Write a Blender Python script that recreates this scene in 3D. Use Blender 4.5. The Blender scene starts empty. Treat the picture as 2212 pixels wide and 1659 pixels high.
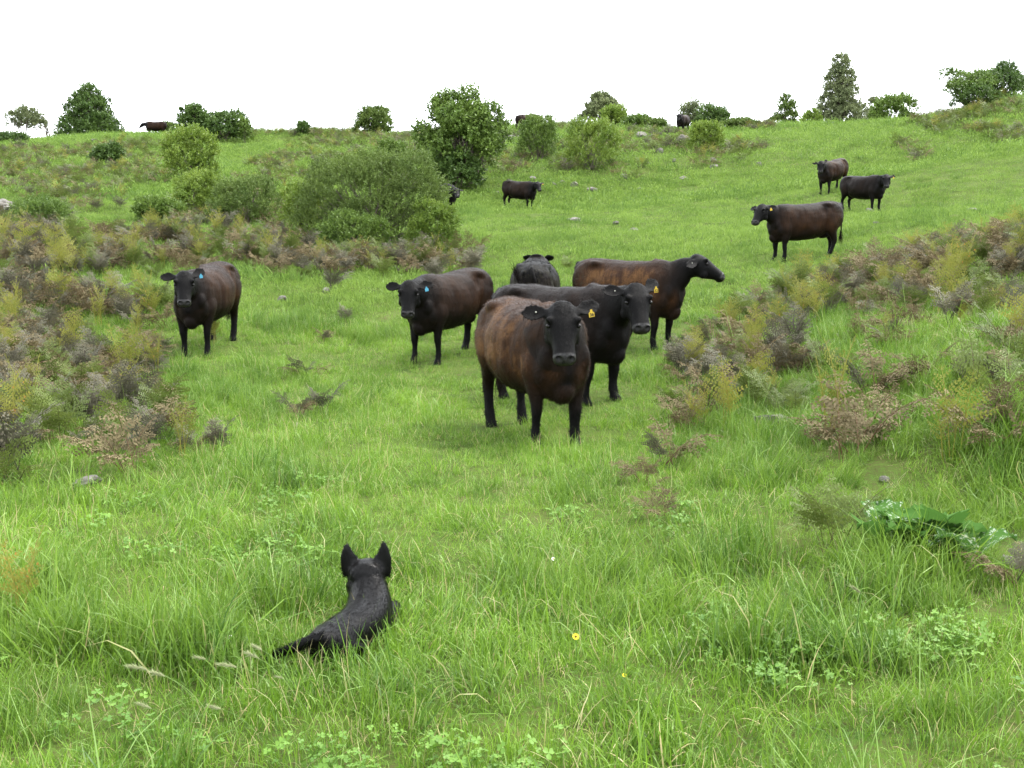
import bpy, math, random
import numpy as np
from mathutils import Vector, Matrix, Euler
R = math.radians
sc = bpy.context.scene
C = sc.collection

# ------------------------------------------------------------------ camera, sky, sun, exposure
cam_d = bpy.data.cameras.new('camera'); cam = bpy.data.objects.new('camera', cam_d); C.objects.link(cam)
cam_d.sensor_width = 36.0; cam_d.lens = 38.0; cam_d.clip_start = 0.05; cam_d.clip_end = 3000
cam.location = (0, 0, 1.70); cam.rotation_euler = (R(90) - math.atan(279.5 / 2335.0), 0, 0)
sc.camera = cam

SUN_EL, SUN_AZ = 58.0, 62.0          # high soft sun behind thin cloud, from the right and a little ahead
w = bpy.data.worlds.new('World'); sc.world = w; w.use_nodes = True
nt = w.node_tree; nt.nodes.clear()
o_ = nt.nodes.new('ShaderNodeOutputWorld'); b_ = nt.nodes.new('ShaderNodeBackground')
sky = nt.nodes.new('ShaderNodeTexSky'); sky.sky_type = 'NISHITA'; sky.sun_disc = False
sky.sun_elevation = R(SUN_EL); sky.sun_rotation = R(SUN_AZ); sky.dust_density = 3.0
mx = nt.nodes.new('ShaderNodeMix'); mx.data_type = 'RGBA'
mx.inputs[0].default_value = 0.86                       # cloud cover over the blue sky
mx.inputs[7].default_value = (7.3, 7.5, 7.7, 1)         # white overcast
nt.links.new(sky.outputs[0], mx.inputs[6]); nt.links.new(mx.outputs[2], b_.inputs[0])
b_.inputs[1].default_value = 0.12
nt.links.new(b_.outputs[0], o_.inputs[0])
sun_d = bpy.data.lights.new('sun', 'SUN'); sun = bpy.data.objects.new('sun', sun_d); C.objects.link(sun)
sun_d.energy = 1.5; sun_d.angle = R(16); sun_d.color = (1, .96, .9)
az = R(SUN_AZ)
sun.rotation_euler = Vector((-math.sin(az) * math.cos(R(SUN_EL)), -math.cos(az) * math.cos(R(SUN_EL)), -math.sin(R(SUN_EL)))).to_track_quat('-Z', 'Y').to_euler()
sc.view_settings.view_transform = 'Standard'; sc.view_settings.look = 'None'
sc.view_settings.exposure = 2.12; sc.view_settings.gamma = 1.0; sc.view_settings.use_curve_mapping = False
try:
    sc.cycles.max_bounces = 6; sc.cycles.diffuse_bounces = 3; sc.cycles.glossy_bounces = 2
    sc.cycles.transmission_bounces = 3; sc.cycles.caustics_reflective = False; sc.cycles.caustics_refractive = False
except Exception:
    pass
# ---- camera model in picture units (2212 x 1659 picture), used to survey the place ----
F, CU, CV, EYE = 2335.0, 1106.0, 829.5, 1.70
PITCH = math.atan((829.5 - 550.0) / F)
cp, sp = math.cos(PITCH), math.sin(PITCH)
def at(u, v, D):
    """world point seen at (u, v) standing D metres ahead"""
    a, b = (u - CU) / F, (CV - v) / F
    d = np.array([a, cp + b * sp, -sp + b * cp])
    return np.array([0, 0, EYE]) + d * (D / d[1])
def project(p):
    x, y, z = p[0], p[1], p[2] - EYE
    dep = y * cp - z * sp
    return CU + F * x / dep, CV - F * (y * sp + z * cp) / dep
SURVEY = [  # u, v, distance
    # near flat
    (100,1659,3.45),(1106,1659,3.45),(2100,1640,3.5),(300,1390,4.75),(700,1390,4.75),(1500,1385,4.75),(2150,1340,4.9),
    (0,1150,6.6),(600,1100,7.2),(1200,1100,7.2),(1800,1080,7.2),(2212,1080,7.1),
    (1070,914,10.9),(1220,958,9.75),(1300,882,12.0),(930,778,16.2),(430,760,17.0),(150,900,11.4),(0,800,14.5),(650,830,14.2),
    (1410,740,17.0),(1160,715,18.6),(1480,830,13.2),(1700,900,10.3),(2000,900,8.9),(2212,880,7.9),(2000,720,12.6),(2212,680,11.5),
    (1750,640,20.),(2100,570,17.2),(2212,545,16.6),
    # middle
    (0,640,20.5),(250,600,24.),(600,590,25.),(0,505,31.),(300,510,32.),(560,505,34.),(820,545,31.),(1000,560,30.),(1150,585,27.5),(1300,560,28.5),
    (1740,553,26.),(1950,545,26.),(2150,480,28.),
    (975,462,47.),(1120,448,52.),(1300,470,45.),(1500,490,38.),(1865,451,40.),(1797,419,46.),(2050,430,40.),(2212,400,40.),
    (1000,390,59.),(1165,343,66.),(1280,368,62.),(1400,400,58.),(1530,322,68.),(1600,370,60.),(1750,340,62.),(2000,340,58.),(2212,320,52.),
    # left hill
    (100,485,38.),(300,440,48.),(430,468,44.),(410,388,58.),(230,357,68.),(0,400,56.),(60,340,80.),(200,301,92.),(0,316,92.),(335,292,112.),
    (550,380,66.),(640,340,84.),(560,310,100.),(850,360,66.),(700,420,54.),
    # ridge
    (480,288,112.),(700,286,110.),(800,291,104.),(930,290,95.),(1130,280,86.),(1300,280,84.),(1475,283,82.),(1600,278,86.),(1700,271,88.),(1850,266,88.),(1900,265,88.),(1970,264,84.),(2010,274,74.),
    (2060,276,66.),(2140,224,72.),(2212,206,74.),(2330,190,76.),(2450,300,52.),(2450,480,28.),(2450,640,13.),(2500,900,7.6),
    (-250,320,90.),(-250,480,36.),(-250,640,20.),(-300,900,11.),(-300,1300,5.3),(2500,1300,5.),
]
cps = [at(*s) for s in SURVEY]
cps += [np.array([x, y, 0.0]) for x in (-6, 0, 6) for y in (-6.0, 0.0)]
def beyond(u, v, D, drop):           # ground falls away behind the ridge
    p = at(u, v, D); k = (D + 45) / D
    cps.append(np.array([p[0] * k, D + 45, p[2] - drop]))
    k = (D + 160) / D
    cps.append(np.array([p[0] * k, D + 160, p[2] - drop - 12]))
for u, v, D, dr in ((-250,320,90,5),(0,316,92,4),(335,292,112,4),(700,286,110,4),(1130,280,86,3),(1475,283,82,2.5),(1850,266,88,2.5),(2200,206,74,4),(2450,200,76,6)):
    beyond(u, v, D, dr)
cps = np.array(cps)
def _phi(r2):
    return np.where(r2 > 1e-12, r2 * np.log(r2 + 1e-12), 0.0)
_n = len(cps)
_X = cps[:, :2]
_K = _phi(((_X[:, None] - _X[None]) ** 2).sum(-1))
# looser fit far away, tight fit close by
_lam = 0.02 * (1 + (_X[:, 1] / 12.0) ** 2)
_A = np.zeros((_n + 3, _n + 3)); _A[:_n, :_n] = _K + np.diag(_lam)
_A[:_n, _n] = 1; _A[:_n, _n + 1:] = _X; _A[_n, :_n] = 1; _A[_n + 1:, :_n] = _X.T
_W = np.linalg.solve(_A, np.concatenate([cps[:, 2], np.zeros(3)]))
_perm = np.random.RandomState(5).rand(256, 256)
def vnoise(x, y, s, seed=0):
    """smooth value noise 0..1 with cell size s"""
    x = np.asarray(x, float) / s + seed * 17.3 + 300; y = np.asarray(y, float) / s + seed * 9.1 + 300
    xi, yi = np.floor(x).astype(int), np.floor(y).astype(int)
    fx, fy = x - xi, y - yi
    fx = fx * fx * (3 - 2 * fx); fy = fy * fy * (3 - 2 * fy)
    g = lambda a, b: _perm[a & 255, b & 255]
    return (g(xi, yi) * (1 - fx) + g(xi + 1, yi) * fx) * (1 - fy) + (g(xi, yi + 1) * (1 - fx) + g(xi + 1, yi + 1) * fx) * fy
def height(x, y):
    x = np.atleast_1d(np.asarray(x, float)); y = np.atleast_1d(np.asarray(y, float))
    out = np.empty(len(x))
    for i in range(0, len(x), 20000):
        q = np.stack([x[i:i+20000], y[i:i+20000]], 1)
        out[i:i+20000] = _phi(((q[:, None] - _X[None]) ** 2).sum(-1)) @ _W[:_n] + _W[_n] + q @ _W[_n + 1:]
    far = np.clip((y - 12) / 40, 0, 1)
    out += (vnoise(x, y, 1.1, 1) - .5) * .07 + (vnoise(x, y, 2.7, 2) - .5) * (.08 + .12 * far) + (vnoise(x, y, 7., 3) - .5) * .45 * far
    return out
def hz(x, y):
    return float(height([x], [y])[0])
def ground(u, v, d0=2.5, d1=170.0):
    """first point of the ground on the sight line through (u, v)"""
    a, b = (u - CU) / F, (CV - v) / F
    d = np.array([a, cp + b * sp, -sp + b * cp]); d = d / d[1]
    t = np.concatenate([np.arange(d0, 30, .04), np.arange(30, d1, .15)])
    gap = EYE + d[2] * t - height(d[0] * t, t)
    k = np.nonzero(gap < 0)[0]
    if not len(k): return None
    return np.array([d[0] * t[k[0]], t[k[0]], EYE + d[2] * t[k[0]]])
# ------------------------------------------------------------------ helpers
_TPS = height
def _grid(x0, x1, y0, y1, st):
    xs = np.arange(x0, x1 + st * .5, st); ys = np.arange(y0, y1 + st * .5, st)
    gx, gy = np.meshgrid(xs, ys)
    z = np.empty(gx.size); q = np.stack([gx.ravel(), gy.ravel()], 1)
    for i in range(0, len(q), 20000):
        k = q[i:i+20000]
        z[i:i+20000] = _phi(((k[:, None] - _X[None]) ** 2).sum(-1)) @ _W[:_n] + _W[_n] + k @ _W[_n + 1:]
    return xs, ys, z.reshape(gx.shape), st
_GN = _grid(-22, 22, -8, 36, .25); _GF = _grid(-140, 140, -20, 330, 1.25)
def _bil(g, x, y):
    xs, ys, z, st = g
    fx = np.clip((x - xs[0]) / st, 0, len(xs) - 1.001); fy = np.clip((y - ys[0]) / st, 0, len(ys) - 1.001)
    i = fx.astype(int); j = fy.astype(int); fx = fx - i; fy = fy - j
    return (z[j, i] * (1 - fx) + z[j, i + 1] * fx) * (1 - fy) + (z[j + 1, i] * (1 - fx) + z[j + 1, i + 1] * fx) * fy
def height(x, y):
    x = np.atleast_1d(np.asarray(x, float)); y = np.atleast_1d(np.asarray(y, float))
    near = (np.abs(x) < 21) & (y > -7.5) & (y < 35)
    out = _bil(_GF, x, y); out[near] = _bil(_GN, x[near], y[near])
    far = np.clip((y - 12) / 40, 0, 1)
    return out + (vnoise(x, y, 1.1, 1) - .5) * .07 + (vnoise(x, y, 2.7, 2) - .5) * (.08 + .12 * far) + (vnoise(x, y, 7., 3) - .5) * .45 * far
def projv(x, y, z):
    z = z - EYE; dep = np.maximum(y * cp - z * sp, .05)
    return CU + F * x / dep, CV - F * (y * sp + z * cp) / dep

def mesh(name, V, faces, mats=(), mi=None, attrs=None, smooth=True):
    """V (n,3); faces: array (m,3)/(m,4) or list of such arrays"""
    if not isinstance(faces, (list, tuple)) or np.ndim(faces[0]) == 1: faces = [faces]
    faces = [np.asarray(f, np.int32) for f in faces if len(f)]
    me = bpy.data.meshes.new(name)
    V = np.asarray(V, np.float32)
    me.vertices.add(len(V)); me.vertices.foreach_set('co', V.ravel())
    loops = np.concatenate([f.ravel() for f in faces])
    tot = np.concatenate([np.full(len(f), f.shape[1], np.int32) for f in faces])
    st = np.concatenate([[0], np.cumsum(tot)[:-1]]).astype(np.int32)
    me.loops.add(len(loops)); me.loops.foreach_set('vertex_index', loops)
    me.polygons.add(len(tot)); me.polygons.foreach_set('loop_start', st); me.polygons.foreach_set('loop_total', tot)
    me.polygons.foreach_set('use_smooth', np.full(len(tot), smooth))
    for m in (mats if isinstance(mats, (list, tuple)) else [mats]): me.materials.append(m)
    if mi is not None: me.polygons.foreach_set('material_index', np.asarray(mi, np.int32))
    for k, a in (attrs or {}).items():
        at_ = me.attributes.new(k, 'FLOAT', 'POINT'); at_.data.foreach_set('value', np.asarray(a, np.float32))
    me.update(); me.validate(verbose=False)
    return me
def link(name, me, parent=None, loc=None):
    o = bpy.data.objects.new(name, me); C.objects.link(o)
    if parent is not None: o.parent = parent
    if loc is not None: o.location = loc
    return o
def tag(o, label=None, cat=None, group=None, kind=None):
    if label: o['label'] = label
    if cat: o['category'] = cat
    if group: o['group'] = group
    if kind: o['kind'] = kind
    return o
def empty(name, loc, rz=0.0):
    o = bpy.data.objects.new(name, None); C.objects.link(o); o.location = loc; o.rotation_euler = (0, 0, rz); o.empty_display_size = .1
    return o
def unit(v):
    v = np.asarray(v, float); return v / np.maximum(np.linalg.norm(v, axis=-1, keepdims=True), 1e-9)
class MB:
    """collects pieces into one mesh"""
    def __init__(s): s.V = []; s.q = []; s.t = []; s.n = 0; s.a = []; s.qm = []; s.tm = []
    def add(s, V, q=None, t=None, a=0.0, m=0):
        V = np.asarray(V, float); s.V.append(V)
        if q is not None and len(q): s.q.append(np.asarray(q) + s.n); s.qm += [m] * len(q)
        if t is not None and len(t): s.t.append(np.asarray(t) + s.n); s.tm += [m] * len(t)
        s.a.append(np.broadcast_to(np.asarray(a, float), (len(V),))); s.n += len(V)
    def build(s, name, mats, smooth=True):
        fs = ([np.concatenate(s.q)] if s.q else []) + ([np.concatenate(s.t)] if s.t else [])
        return mesh(name, np.concatenate(s.V), fs, mats, s.qm + s.tm, {'rnd': np.concatenate(s.a)}, smooth)
def tube(mb, P, r, k=5, a=0.0, m=0, cap=True):
    """tapered tube along points P with radii r"""
    P = np.asarray(P, float); r = np.broadcast_to(np.asarray(r, float), (len(P),))
    T = unit(np.gradient(P, axis=0)); ref = np.array([0.3, 0.9, 0.1]) if abs(T[0, 2]) > .5 else np.array([0, 0, 1.0])
    A = unit(np.cross(T, ref)); B = np.cross(T, A)
    th = np.arange(k) * 2 * math.pi / k
    V = (P[:, None] + r[:, None, None] * (A[:, None] * np.cos(th)[None, :, None] + B[:, None] * np.sin(th)[None, :, None])).reshape(-1, 3)
    i = np.arange(len(P) - 1)[:, None] * k; j = np.arange(k)[None]; j2 = (j + 1) % k
    q = np.stack([i + j, i + j2, i + k + j2, i + k + j], -1).reshape(-1, 4)
    t = None
    if cap:
        V = np.concatenate([V, P[:1], P[-1:]]); n = len(P) * k; jj = np.arange(k); l = (len(P) - 1) * k
        t = np.concatenate([np.stack([np.full(k, n), (jj + 1) % k, jj], 1), np.stack([np.full(k, n + 1), l + jj, l + (jj + 1) % k], 1)])
    mb.add(V, q, t, a, m)

# ---- node material helper
class NM:
    def __init__(s, name):
        s.m = bpy.data.materials.new(name); s.m.use_nodes = True; s.t = s.m.node_tree; s.t.nodes.clear()
        s.out = s.t.nodes.new('ShaderNodeOutputMaterial')
    def n(s, typ, ins=None, **kw):
        d = s.t.nodes.new(typ)
        for k, v in kw.items(): setattr(d, k, v)
        for k, v in (ins or {}).items(): s.set(d.inputs[k], v)
        return d
    def set(s, sock, v):
        if hasattr(v, 'is_output') or isinstance(v, bpy.types.NodeSocket): s.t.links.new(v, sock)
        else:
            if isinstance(v, tuple) and len(v) == 3 and sock.type == 'RGBA': v = (*v, 1)
            sock.default_value = v
    def attr(s, name): return s.n('ShaderNodeAttribute', attribute_name=name).outputs['Fac']
    def pos(s): return s.n('ShaderNodeNewGeometry').outputs['Position']
    def objc(s): return s.n('ShaderNodeTexCoord').outputs['Object']
    def rand(s): return s.n('ShaderNodeObjectInfo').outputs['Random']
    def noise(s, vec, scale, detail=3., rough=.55):
        return s.n('ShaderNodeTexNoise', {'Vector': vec, 'Scale': scale, 'Detail': detail, 'Roughness': rough}).outputs[0]
    def map(s, v, a, b, c=0., d=1.):
        return s.n('ShaderNodeMapRange', {0: v, 1: a, 2: b, 3: c, 4: d}).outputs[0]
    def math(s, op, a, b=0.0):
        return s.n('ShaderNodeMath', {0: a, 1: b}, operation=op).outputs[0]
    def mix(s, f, a, b, mode='MIX'):
        d = s.n('ShaderNodeMix', data_type='RGBA', blend_type=mode)
        s.set(d.inputs[0], f); s.set(d.inputs[6], a); s.set(d.inputs[7], b); return d.outputs[2]
    def scale(s, vec, x, y, z):
        return s.n('ShaderNodeMapping', {'Vector': vec, 'Scale': (x, y, z)}).outputs[0]
    def bump(s, h, st, dist=.02):
        return s.n('ShaderNodeBump', {'Height': h, 'Strength': st, 'Distance': dist}).outputs[0]
    def pbr(s, col, rough=.6, spec=.3, normal=None, **ins):
        d = s.n('ShaderNodeBsdfPrincipled', {'Base Color': col, 'Roughness': rough, 'Specular IOR Level': spec})
        if normal is not None: s.set(d.inputs['Normal'], normal)
        for k, v in ins.items(): s.set(d.inputs[k.replace('_', ' ')], v)
        return d.outputs[0]
    def leaf(s, col, rough=.5, spec=.25, tr=.35, tcol=None):
        a = s.pbr(col, rough, spec); b = s.n('ShaderNodeBsdfTranslucent', {'Color': tcol if tcol is not None else col}).outputs[0]
        return s.n('ShaderNodeMixShader', {0: tr, 1: a, 2: b}).outputs[0]
    def done(s, sh): s.t.links.new(sh, s.out.inputs[0]); return s.m

def leaf_mat(name, c1, c2, c3=None, tr=.3, rough=.5, spec=.25, patch=.5, obj=.25):
    """foliage: c1..c2 by leaf, drifting by place and plant"""
    n = NM(name); f = n.attr('rnd')
    p = n.noise(n.pos(), patch, 2.)
    f2 = n.math('ADD', n.math('MULTIPLY', f, .6), n.math('MULTIPLY', n.map(p, .3, .7), .45))
    f2 = n.math('ADD', f2, n.math('MULTIPLY', n.math('SUBTRACT', n.rand(), .5), obj))
    col = n.mix(n.map(f2, 0., 1.), c1, c2)
    if c3: col = n.mix(n.map(f, .90, .94), col, c3)
    return n.done(n.leaf(col, rough, spec, tr))
# ------------------------------------------------------------------ ground
def ground_mat():
    n = NM('pasture_ground'); p = n.pos()
    big = n.noise(p, .22, 4.); mid = n.noise(p, 1.3, 4.); fine = n.noise(p, 30., 5., .75)
    g = n.mix(n.map(mid, .35, .65), (.045, .095, .014), (.085, .140, .024))
    g = n.mix(n.map(fine, .38, .62, 0, .8), g, (.060, .052, .022))
    soil = n.mix(fine, (.07, .045, .028), (.16, .115, .075))
    m = n.math('MULTIPLY', n.map(n.noise(p, .9, 5., .65), .60, .72), n.map(big, .40, .62))
    col = n.mix(m, g, soil)
    return n.done(n.pbr(col, .95, .05, n.bump(fine, .6, .04)))
def band(a, b, s0, g):
    out = [a]; s = s0
    while out[-1] < b: out.append(out[-1] + s); s *= g
    return np.array(out)
ys = np.concatenate([np.arange(-10, 3, 1.0), np.arange(3, 20, .16), band(20, 330, .2, 1.011)])
ss = np.linspace(-1, 1, 261)
S, Y = np.meshgrid(np.sign(ss) * np.abs(ss) ** 1.15, ys)
X = S * (np.maximum(Y, 0) * .62 + 9)
Z = height(X.ravel(), Y.ravel())
nx, ny = len(ss), len(ys)
i = (np.arange(ny - 1)[:, None] * nx + np.arange(nx - 1)[None])
q = np.stack([i, i + 1, i + nx + 1, i + nx], -1).reshape(-1, 4)
tag(link('ground', mesh('ground', np.stack([X.ravel(), Y.ravel(), Z], 1), q, ground_mat())), 'green grazed hillside pasture with hollows and a ridge', None, None, 'structure')
# the country goes on past the survey, falling away behind the ridge to the horizon
far_m = NM('far_country'); far_m = far_m.done(far_m.pbr((.09, .15, .04), .95, .05))
tag(link('terrain', mesh('terrain', [(-3000, -300, -30), (3000, -300, -30), (3000, 3000, -30), (-3000, 3000, -30)], [[0, 1, 2, 3]], far_m)), 'lower green country beyond the ridge', None, None, 'structure')
# ------------------------------------------------------------------ cattle
def loft(mb, rings, k=20, ex=2.2):
    """rings: (centre, axis u, axis w); superelliptic sections, closed ends"""
    th = np.arange(k) * 2 * math.pi / k; c, s = np.cos(th), np.sin(th)
    cu = np.sign(c) * np.abs(c) ** (2 / ex); su = np.sign(s) * np.abs(s) ** (2 / ex)
    V = np.concatenate([np.asarray(o, float)[None] + cu[:, None] * np.asarray(a, float)[None] + su[:, None] * np.asarray(b, float)[None] for o, a, b in rings])
    n = len(rings); i = np.arange(n - 1)[:, None] * k; j = np.arange(k)[None]; j2 = (j + 1) % k
    q = np.stack([i + j, i + j2, i + k + j2, i + k + j], -1).reshape(-1, 4)
    V = np.concatenate([V, np.asarray(rings[0][0], float)[None], np.asarray(rings[-1][0], float)[None]]); jj = np.arange(k); l = (n - 1) * k
    t = np.concatenate([np.stack([np.full(k, n * k), (jj + 1) % k, jj], 1), np.stack([np.full(k, n * k + 1), l + jj, l + (jj + 1) % k], 1)])
    mb.add(V, q, t)
def ellipsoid(mb, c, r, rot=None):
    la = np.linspace(-math.pi / 2, math.pi / 2, 9)[1:-1]
    A = np.eye(3) if rot is None else rot
    c = np.asarray(c, float)
    loft(mb, [(c + A @ np.array([0, 0, r[2] * math.sin(l)]), A @ np.array([r[0] * math.cos(l), 0, 0]), A @ np.array([0, r[1] * math.cos(l), 0])) for l in la], 14, 2.0)
def horiz(mb, rows, k=16):
    loft(mb, [((x, y, z), (rx, 0, 0), (0, ry, 0)) for x, y, z, rx, ry in rows], k, 2.1)
def interp_rows(rows, n):
    rows = np.asarray(rows, float); t = np.linspace(0, len(rows) - 1, n)
    # smooth cubic through the rows
    i = np.clip(t.astype(int), 0, len(rows) - 2); f = (t - i)[:, None]
    p0 = rows[np.maximum(i - 1, 0)]; p1 = rows[i]; p2 = rows[i + 1]; p3 = rows[np.minimum(i + 2, len(rows) - 1)]
    return .5 * (2 * p1 + (p2 - p0) * f + (2 * p0 - 5 * p1 + 4 * p2 - p3) * f ** 2 + (3 * p1 - p0 - 3 * p2 + p3) * f ** 3)
def fuse(mb, name, voxel, smooth):
    """one continuous skin over the overlapping lofts"""
    o = link(name, mb.build(name, []))
    m = o.modifiers.new('skin', 'REMESH'); m.mode = 'VOXEL'; m.voxel_size = voxel; m.use_smooth_shade = True
    m = o.modifiers.new('soft', 'SMOOTH'); m.factor = .5; m.iterations = smooth
    dg = bpy.context.evaluated_depsgraph_get(); me = bpy.data.meshes.new_from_object(o.evaluated_get(dg))
    bpy.data.objects.remove(o)
    return me
def co_of(me):
    a = np.empty(len(me.vertices) * 3, np.float32); me.vertices.foreach_get('co', a); return a.reshape(-1, 3).astype(float)
def no_of(me):
    a = np.empty(len(me.vertices) * 3, np.float32); me.vertices.foreach_get('normal', a); return a.reshape(-1, 3).astype(float)

def coat_mat():
    n = NM('cattle_coat'); p = n.objc(); b = n.attr('brown'); mz = n.attr('muzzle'); r = n.attr('rnd'); mud = n.attr('mud')
    hair = n.noise(n.scale(p, 14, 40, 18), 5., 4., .7); cl = n.noise(p, 5., 4.)
    t = n.math('MULTIPLY', b, n.map(cl, .25, .75, .55, 1.25))
    t = n.math('MULTIPLY', t, n.map(hair, .3, .7, .65, 1.3))
    t = n.math('MULTIPLY', t, n.map(n.noise(n.scale(p, 17, 9, 4), 1., 4., .65), .3, .7, .72, 1.35))
    col = n.mix(n.map(t, 0, 1), (.0026, .0024, .0025), (.039, .0168, .0065))
    col = n.mix(n.map(t, .75, 1.3), col, (.098, .049, .0185))
    col = n.mix(n.math('MULTIPLY', n.map(n.noise(p, 26., 3., .7), .52, .62), mud), col, (.045, .042, .024))
    col = n.mix(mz, col, (.014, .013, .013))
    rough = n.mix(mz, (.50, .50, .50), (.30, .30, .30))
    bp = n.bump(n.math('ADD', hair, n.math('MULTIPLY', n.noise(n.scale(p, 14, 8, 4), 1., 4.), 2.0)), .5, .014)
    sh = n.pbr(col, rough, n.map(mz, 0, 1, .075, .30), bp, Sheen_Weight=.012, Sheen_Roughness=.42, Sheen_Tint=n.mix(.5, col, (.30, .25, .22)))
    return n.done(sh)
M_COAT = coat_mat()
def simple(name, col, rough=.5, spec=.5, **k):
    n = NM(name); return n.done(n.pbr(col, rough, spec, None, **k))
M_EYE = simple('cattle_eye', (.005, .004, .004), .22, .22)
M_BLUE = simple('blue_tag_plastic', (.06, .27, .40), .45, .4); M_YELLOW = simple('yellow_tag_plastic', (.46, .31, .02), .45, .4)
M_WHITE = simple('white_stud_plastic', (.32, .32, .27), .5, .3); M_INK = simple('tag_ink', (.02, .02, .02), .7, .2)

def cow(label, u, v, D, a, ha, hp=58, scale=1.0, wide=1.0, brown=.5, dark_top=.0, mud=0.0, steps=(0, 0, 0, 0), neck=20, nl=.52, near=True, tagc=None, number='', stud=True, nyaw=None, ear=(0, 0), earback=.15, tailpose=0, seed=0, at_x=None, hair=0, group=None):
    """a: way the body points (0 = towards the viewer, + = to the right); ha: way the head points; (u, v, D): where its middle stands"""
    rng = np.random.RandomState(seed + 5)
    p = at(u, v, D); x0, y0 = p[0], p[1]
    th = R(a) - math.pi / 2; ct, st_ = math.cos(th), math.sin(th)
    def gz(lx, ly):
        return hz(x0 + (lx * ct - ly * st_) * scale, y0 + (lx * st_ + ly * ct) * scale)
    feet = {}
    for i, (fx, s) in enumerate(((.63, 1), (.63, -1), (-.70, 1), (-.70, -1))):
        feet[i] = (fx + steps[i], s, gz(fx + steps[i], s * .19))
    base = np.mean([f[2] for f in feet.values()])
    root = empty('cow', (x0, y0, base), th); root.scale = (scale,) * 3
    tag(root, label, 'cow', group)
    mb = MB(); W = wide
    fz = ((feet[0][2] + feet[1][2]) - (feet[2][2] + feet[3][2])) / 2 / scale / 1.33   # slope along the body
    tr = interp_rows([(-.96, 1.14, .98, .06), (-.93, 1.22, .84, .13), (-.86, 1.275, .72, .21), (-.74, 1.31, .68, .265), (-.55, 1.325, .585, .30), (-.32, 1.305, .485, .345 * W), (-.05, 1.285, .445, .385 * W),
                      (.2, 1.28, .44, .375 * W), (.40, 1.295, .455, .335 * (W + 1) / 2), (.56, 1.315, .45, .30), (.70, 1.30, .44, .265), (.80, 1.25, .49, .215), (.88, 1.16, .60, .155), (.925, 1.06, .70, .08)], 34)
    rings = []
    for x, zt, zb, hw in tr:
        lift = fz * x * .75
        rings.append(((x, 0, (zt + zb) / 2 + lift), (0, hw, 0), (0, 0, (zt - zb) / 2)))
    loft(mb, rings, 28, 2.25)
    lf = lambda x: fz * x * .75
    for s in (1, -1):
        ellipsoid(mb, (.55, s * .20, .90 + lf(.55)), (.22, .11, .30)); ellipsoid(mb, (-.52, s * .185, 1.20 + lf(-.5)), (.22, .09, .10)); ellipsoid(mb, (-.47, s * .232, 1.235 + lf(-.5)), (.10, .055, .055)); ellipsoid(mb, (.80, s * .175, .84 + lf(.7)), (.09, .07, .13))
        ellipsoid(mb, (-.66, s * .18, .96 + lf(-.6)), (.25, .14, .30)); ellipsoid(mb, (.70, s * .16, .74 + lf(.7)), (.15, .11, .18))
        ellipsoid(mb, (-.84, s * .11, 1.16 + lf(-.8)), (.09, .07, .07))
    ellipsoid(mb, (.76, 0, .56 + lf(.9)), (.15, .11, .14)); ellipsoid(mb, (-.50, 0, .56 + lf(-.45)), (.17, .11, .10))
    # legs
    fr = [(.58, .19, 1.0, .13, .07), (.58, .205, .86, .16, .095), (.59, .20, .72, .145, .112), (.595, .19, .60, .112, .090), (.605, .185, .48, .078, .068), (.615, .18, .40, .064, .060), (.615, .18, .34, .060, .056), (.605, .18, .27, .050, .047), (.60, .18, .19, .046, .044),
          (.605, .18, .125, .053, .050), (.62, .18, .08, .048, .046), (.635, .18, .04, .063, .057), (.645, .18, -.03, .070, .062)]
    hd = [(-.62, .15, 1.12, .22, .12), (-.63, .19, .95, .255, .135), (-.60, .205, .78, .22, .12), (-.62, .20, .65, .155, .095), (-.68, .19, .55, .105, .075), (-.745, .18, .465, .080, .058), (-.775, .175, .40, .072, .054), (-.77, .175, .33, .058, .047), (-.755, .175, .22, .049, .045),
          (-.735, .175, .13, .055, .05), (-.715, .175, .08, .049, .047), (-.70, .175, .04, .063, .057), (-.69, .175, -.03, .070, .062)]
    for i in range(4):
        fx, s, g = feet[i]; rows = fr if i < 2 else hd; gl = (g - base) / scale; out = []
        for x, y, z, rx, ry in rows:
            k = max(0.0, 1 - z / .85); top = lf(x)
            out.append((x + steps[i] * k, s * y * (1 + .06 * (1 - k)), z + gl * k + top * (1 - k), rx, ry))
        horiz(mb, interp_rows(out, 30))
    # neck and head
    yaw = R(ha - a); ny = yaw * .45 if nyaw is None else R(nyaw); el = R(neck); wz = lf(.7)
    nb = np.array([.50, 0, .98 + wz]); nd = np.array([math.cos(el) * math.cos(ny), math.cos(el) * math.sin(ny), math.sin(el)])
    wi = np.array([.70, 0, 1.045 + wz]); poll = wi + nd * nl
    pd = R(hp); ax = np.array([math.cos(pd) * math.cos(yaw), math.cos(pd) * math.sin(yaw), -math.sin(pd)])
    sd = np.array([-math.sin(yaw), math.cos(yaw), 0.0]); up = np.cross(ax, sd)
    h0 = poll; ne = h0 + ax * .115 - up * .105
    pts = [nb, wi + np.array([0, 0, -.03]), wi + nd * nl * .37 + np.array([0, 0, -.045]), wi + nd * nl * .7 + np.array([0, 0, -.06]), ne]
    rv = [.36, .285, .22, .165, .12]; rl = [.23, .20, .15, .115, .09]
    npts = interp_rows([list(p_) + [r1, r2] for p_, r1, r2 in zip(pts, rv, rl)], 14)
    tg = unit(np.gradient(npts[:, :3], axis=0)); rings = []
    for r_, t_ in zip(npts, tg):
        lat = unit(np.cross([0, 0, 1.0], t_)); wv = np.cross(t_, lat); rings.append((r_[:3], lat * r_[4], wv * r_[3]))
    loft(mb, rings, 20, 2.1)
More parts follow.
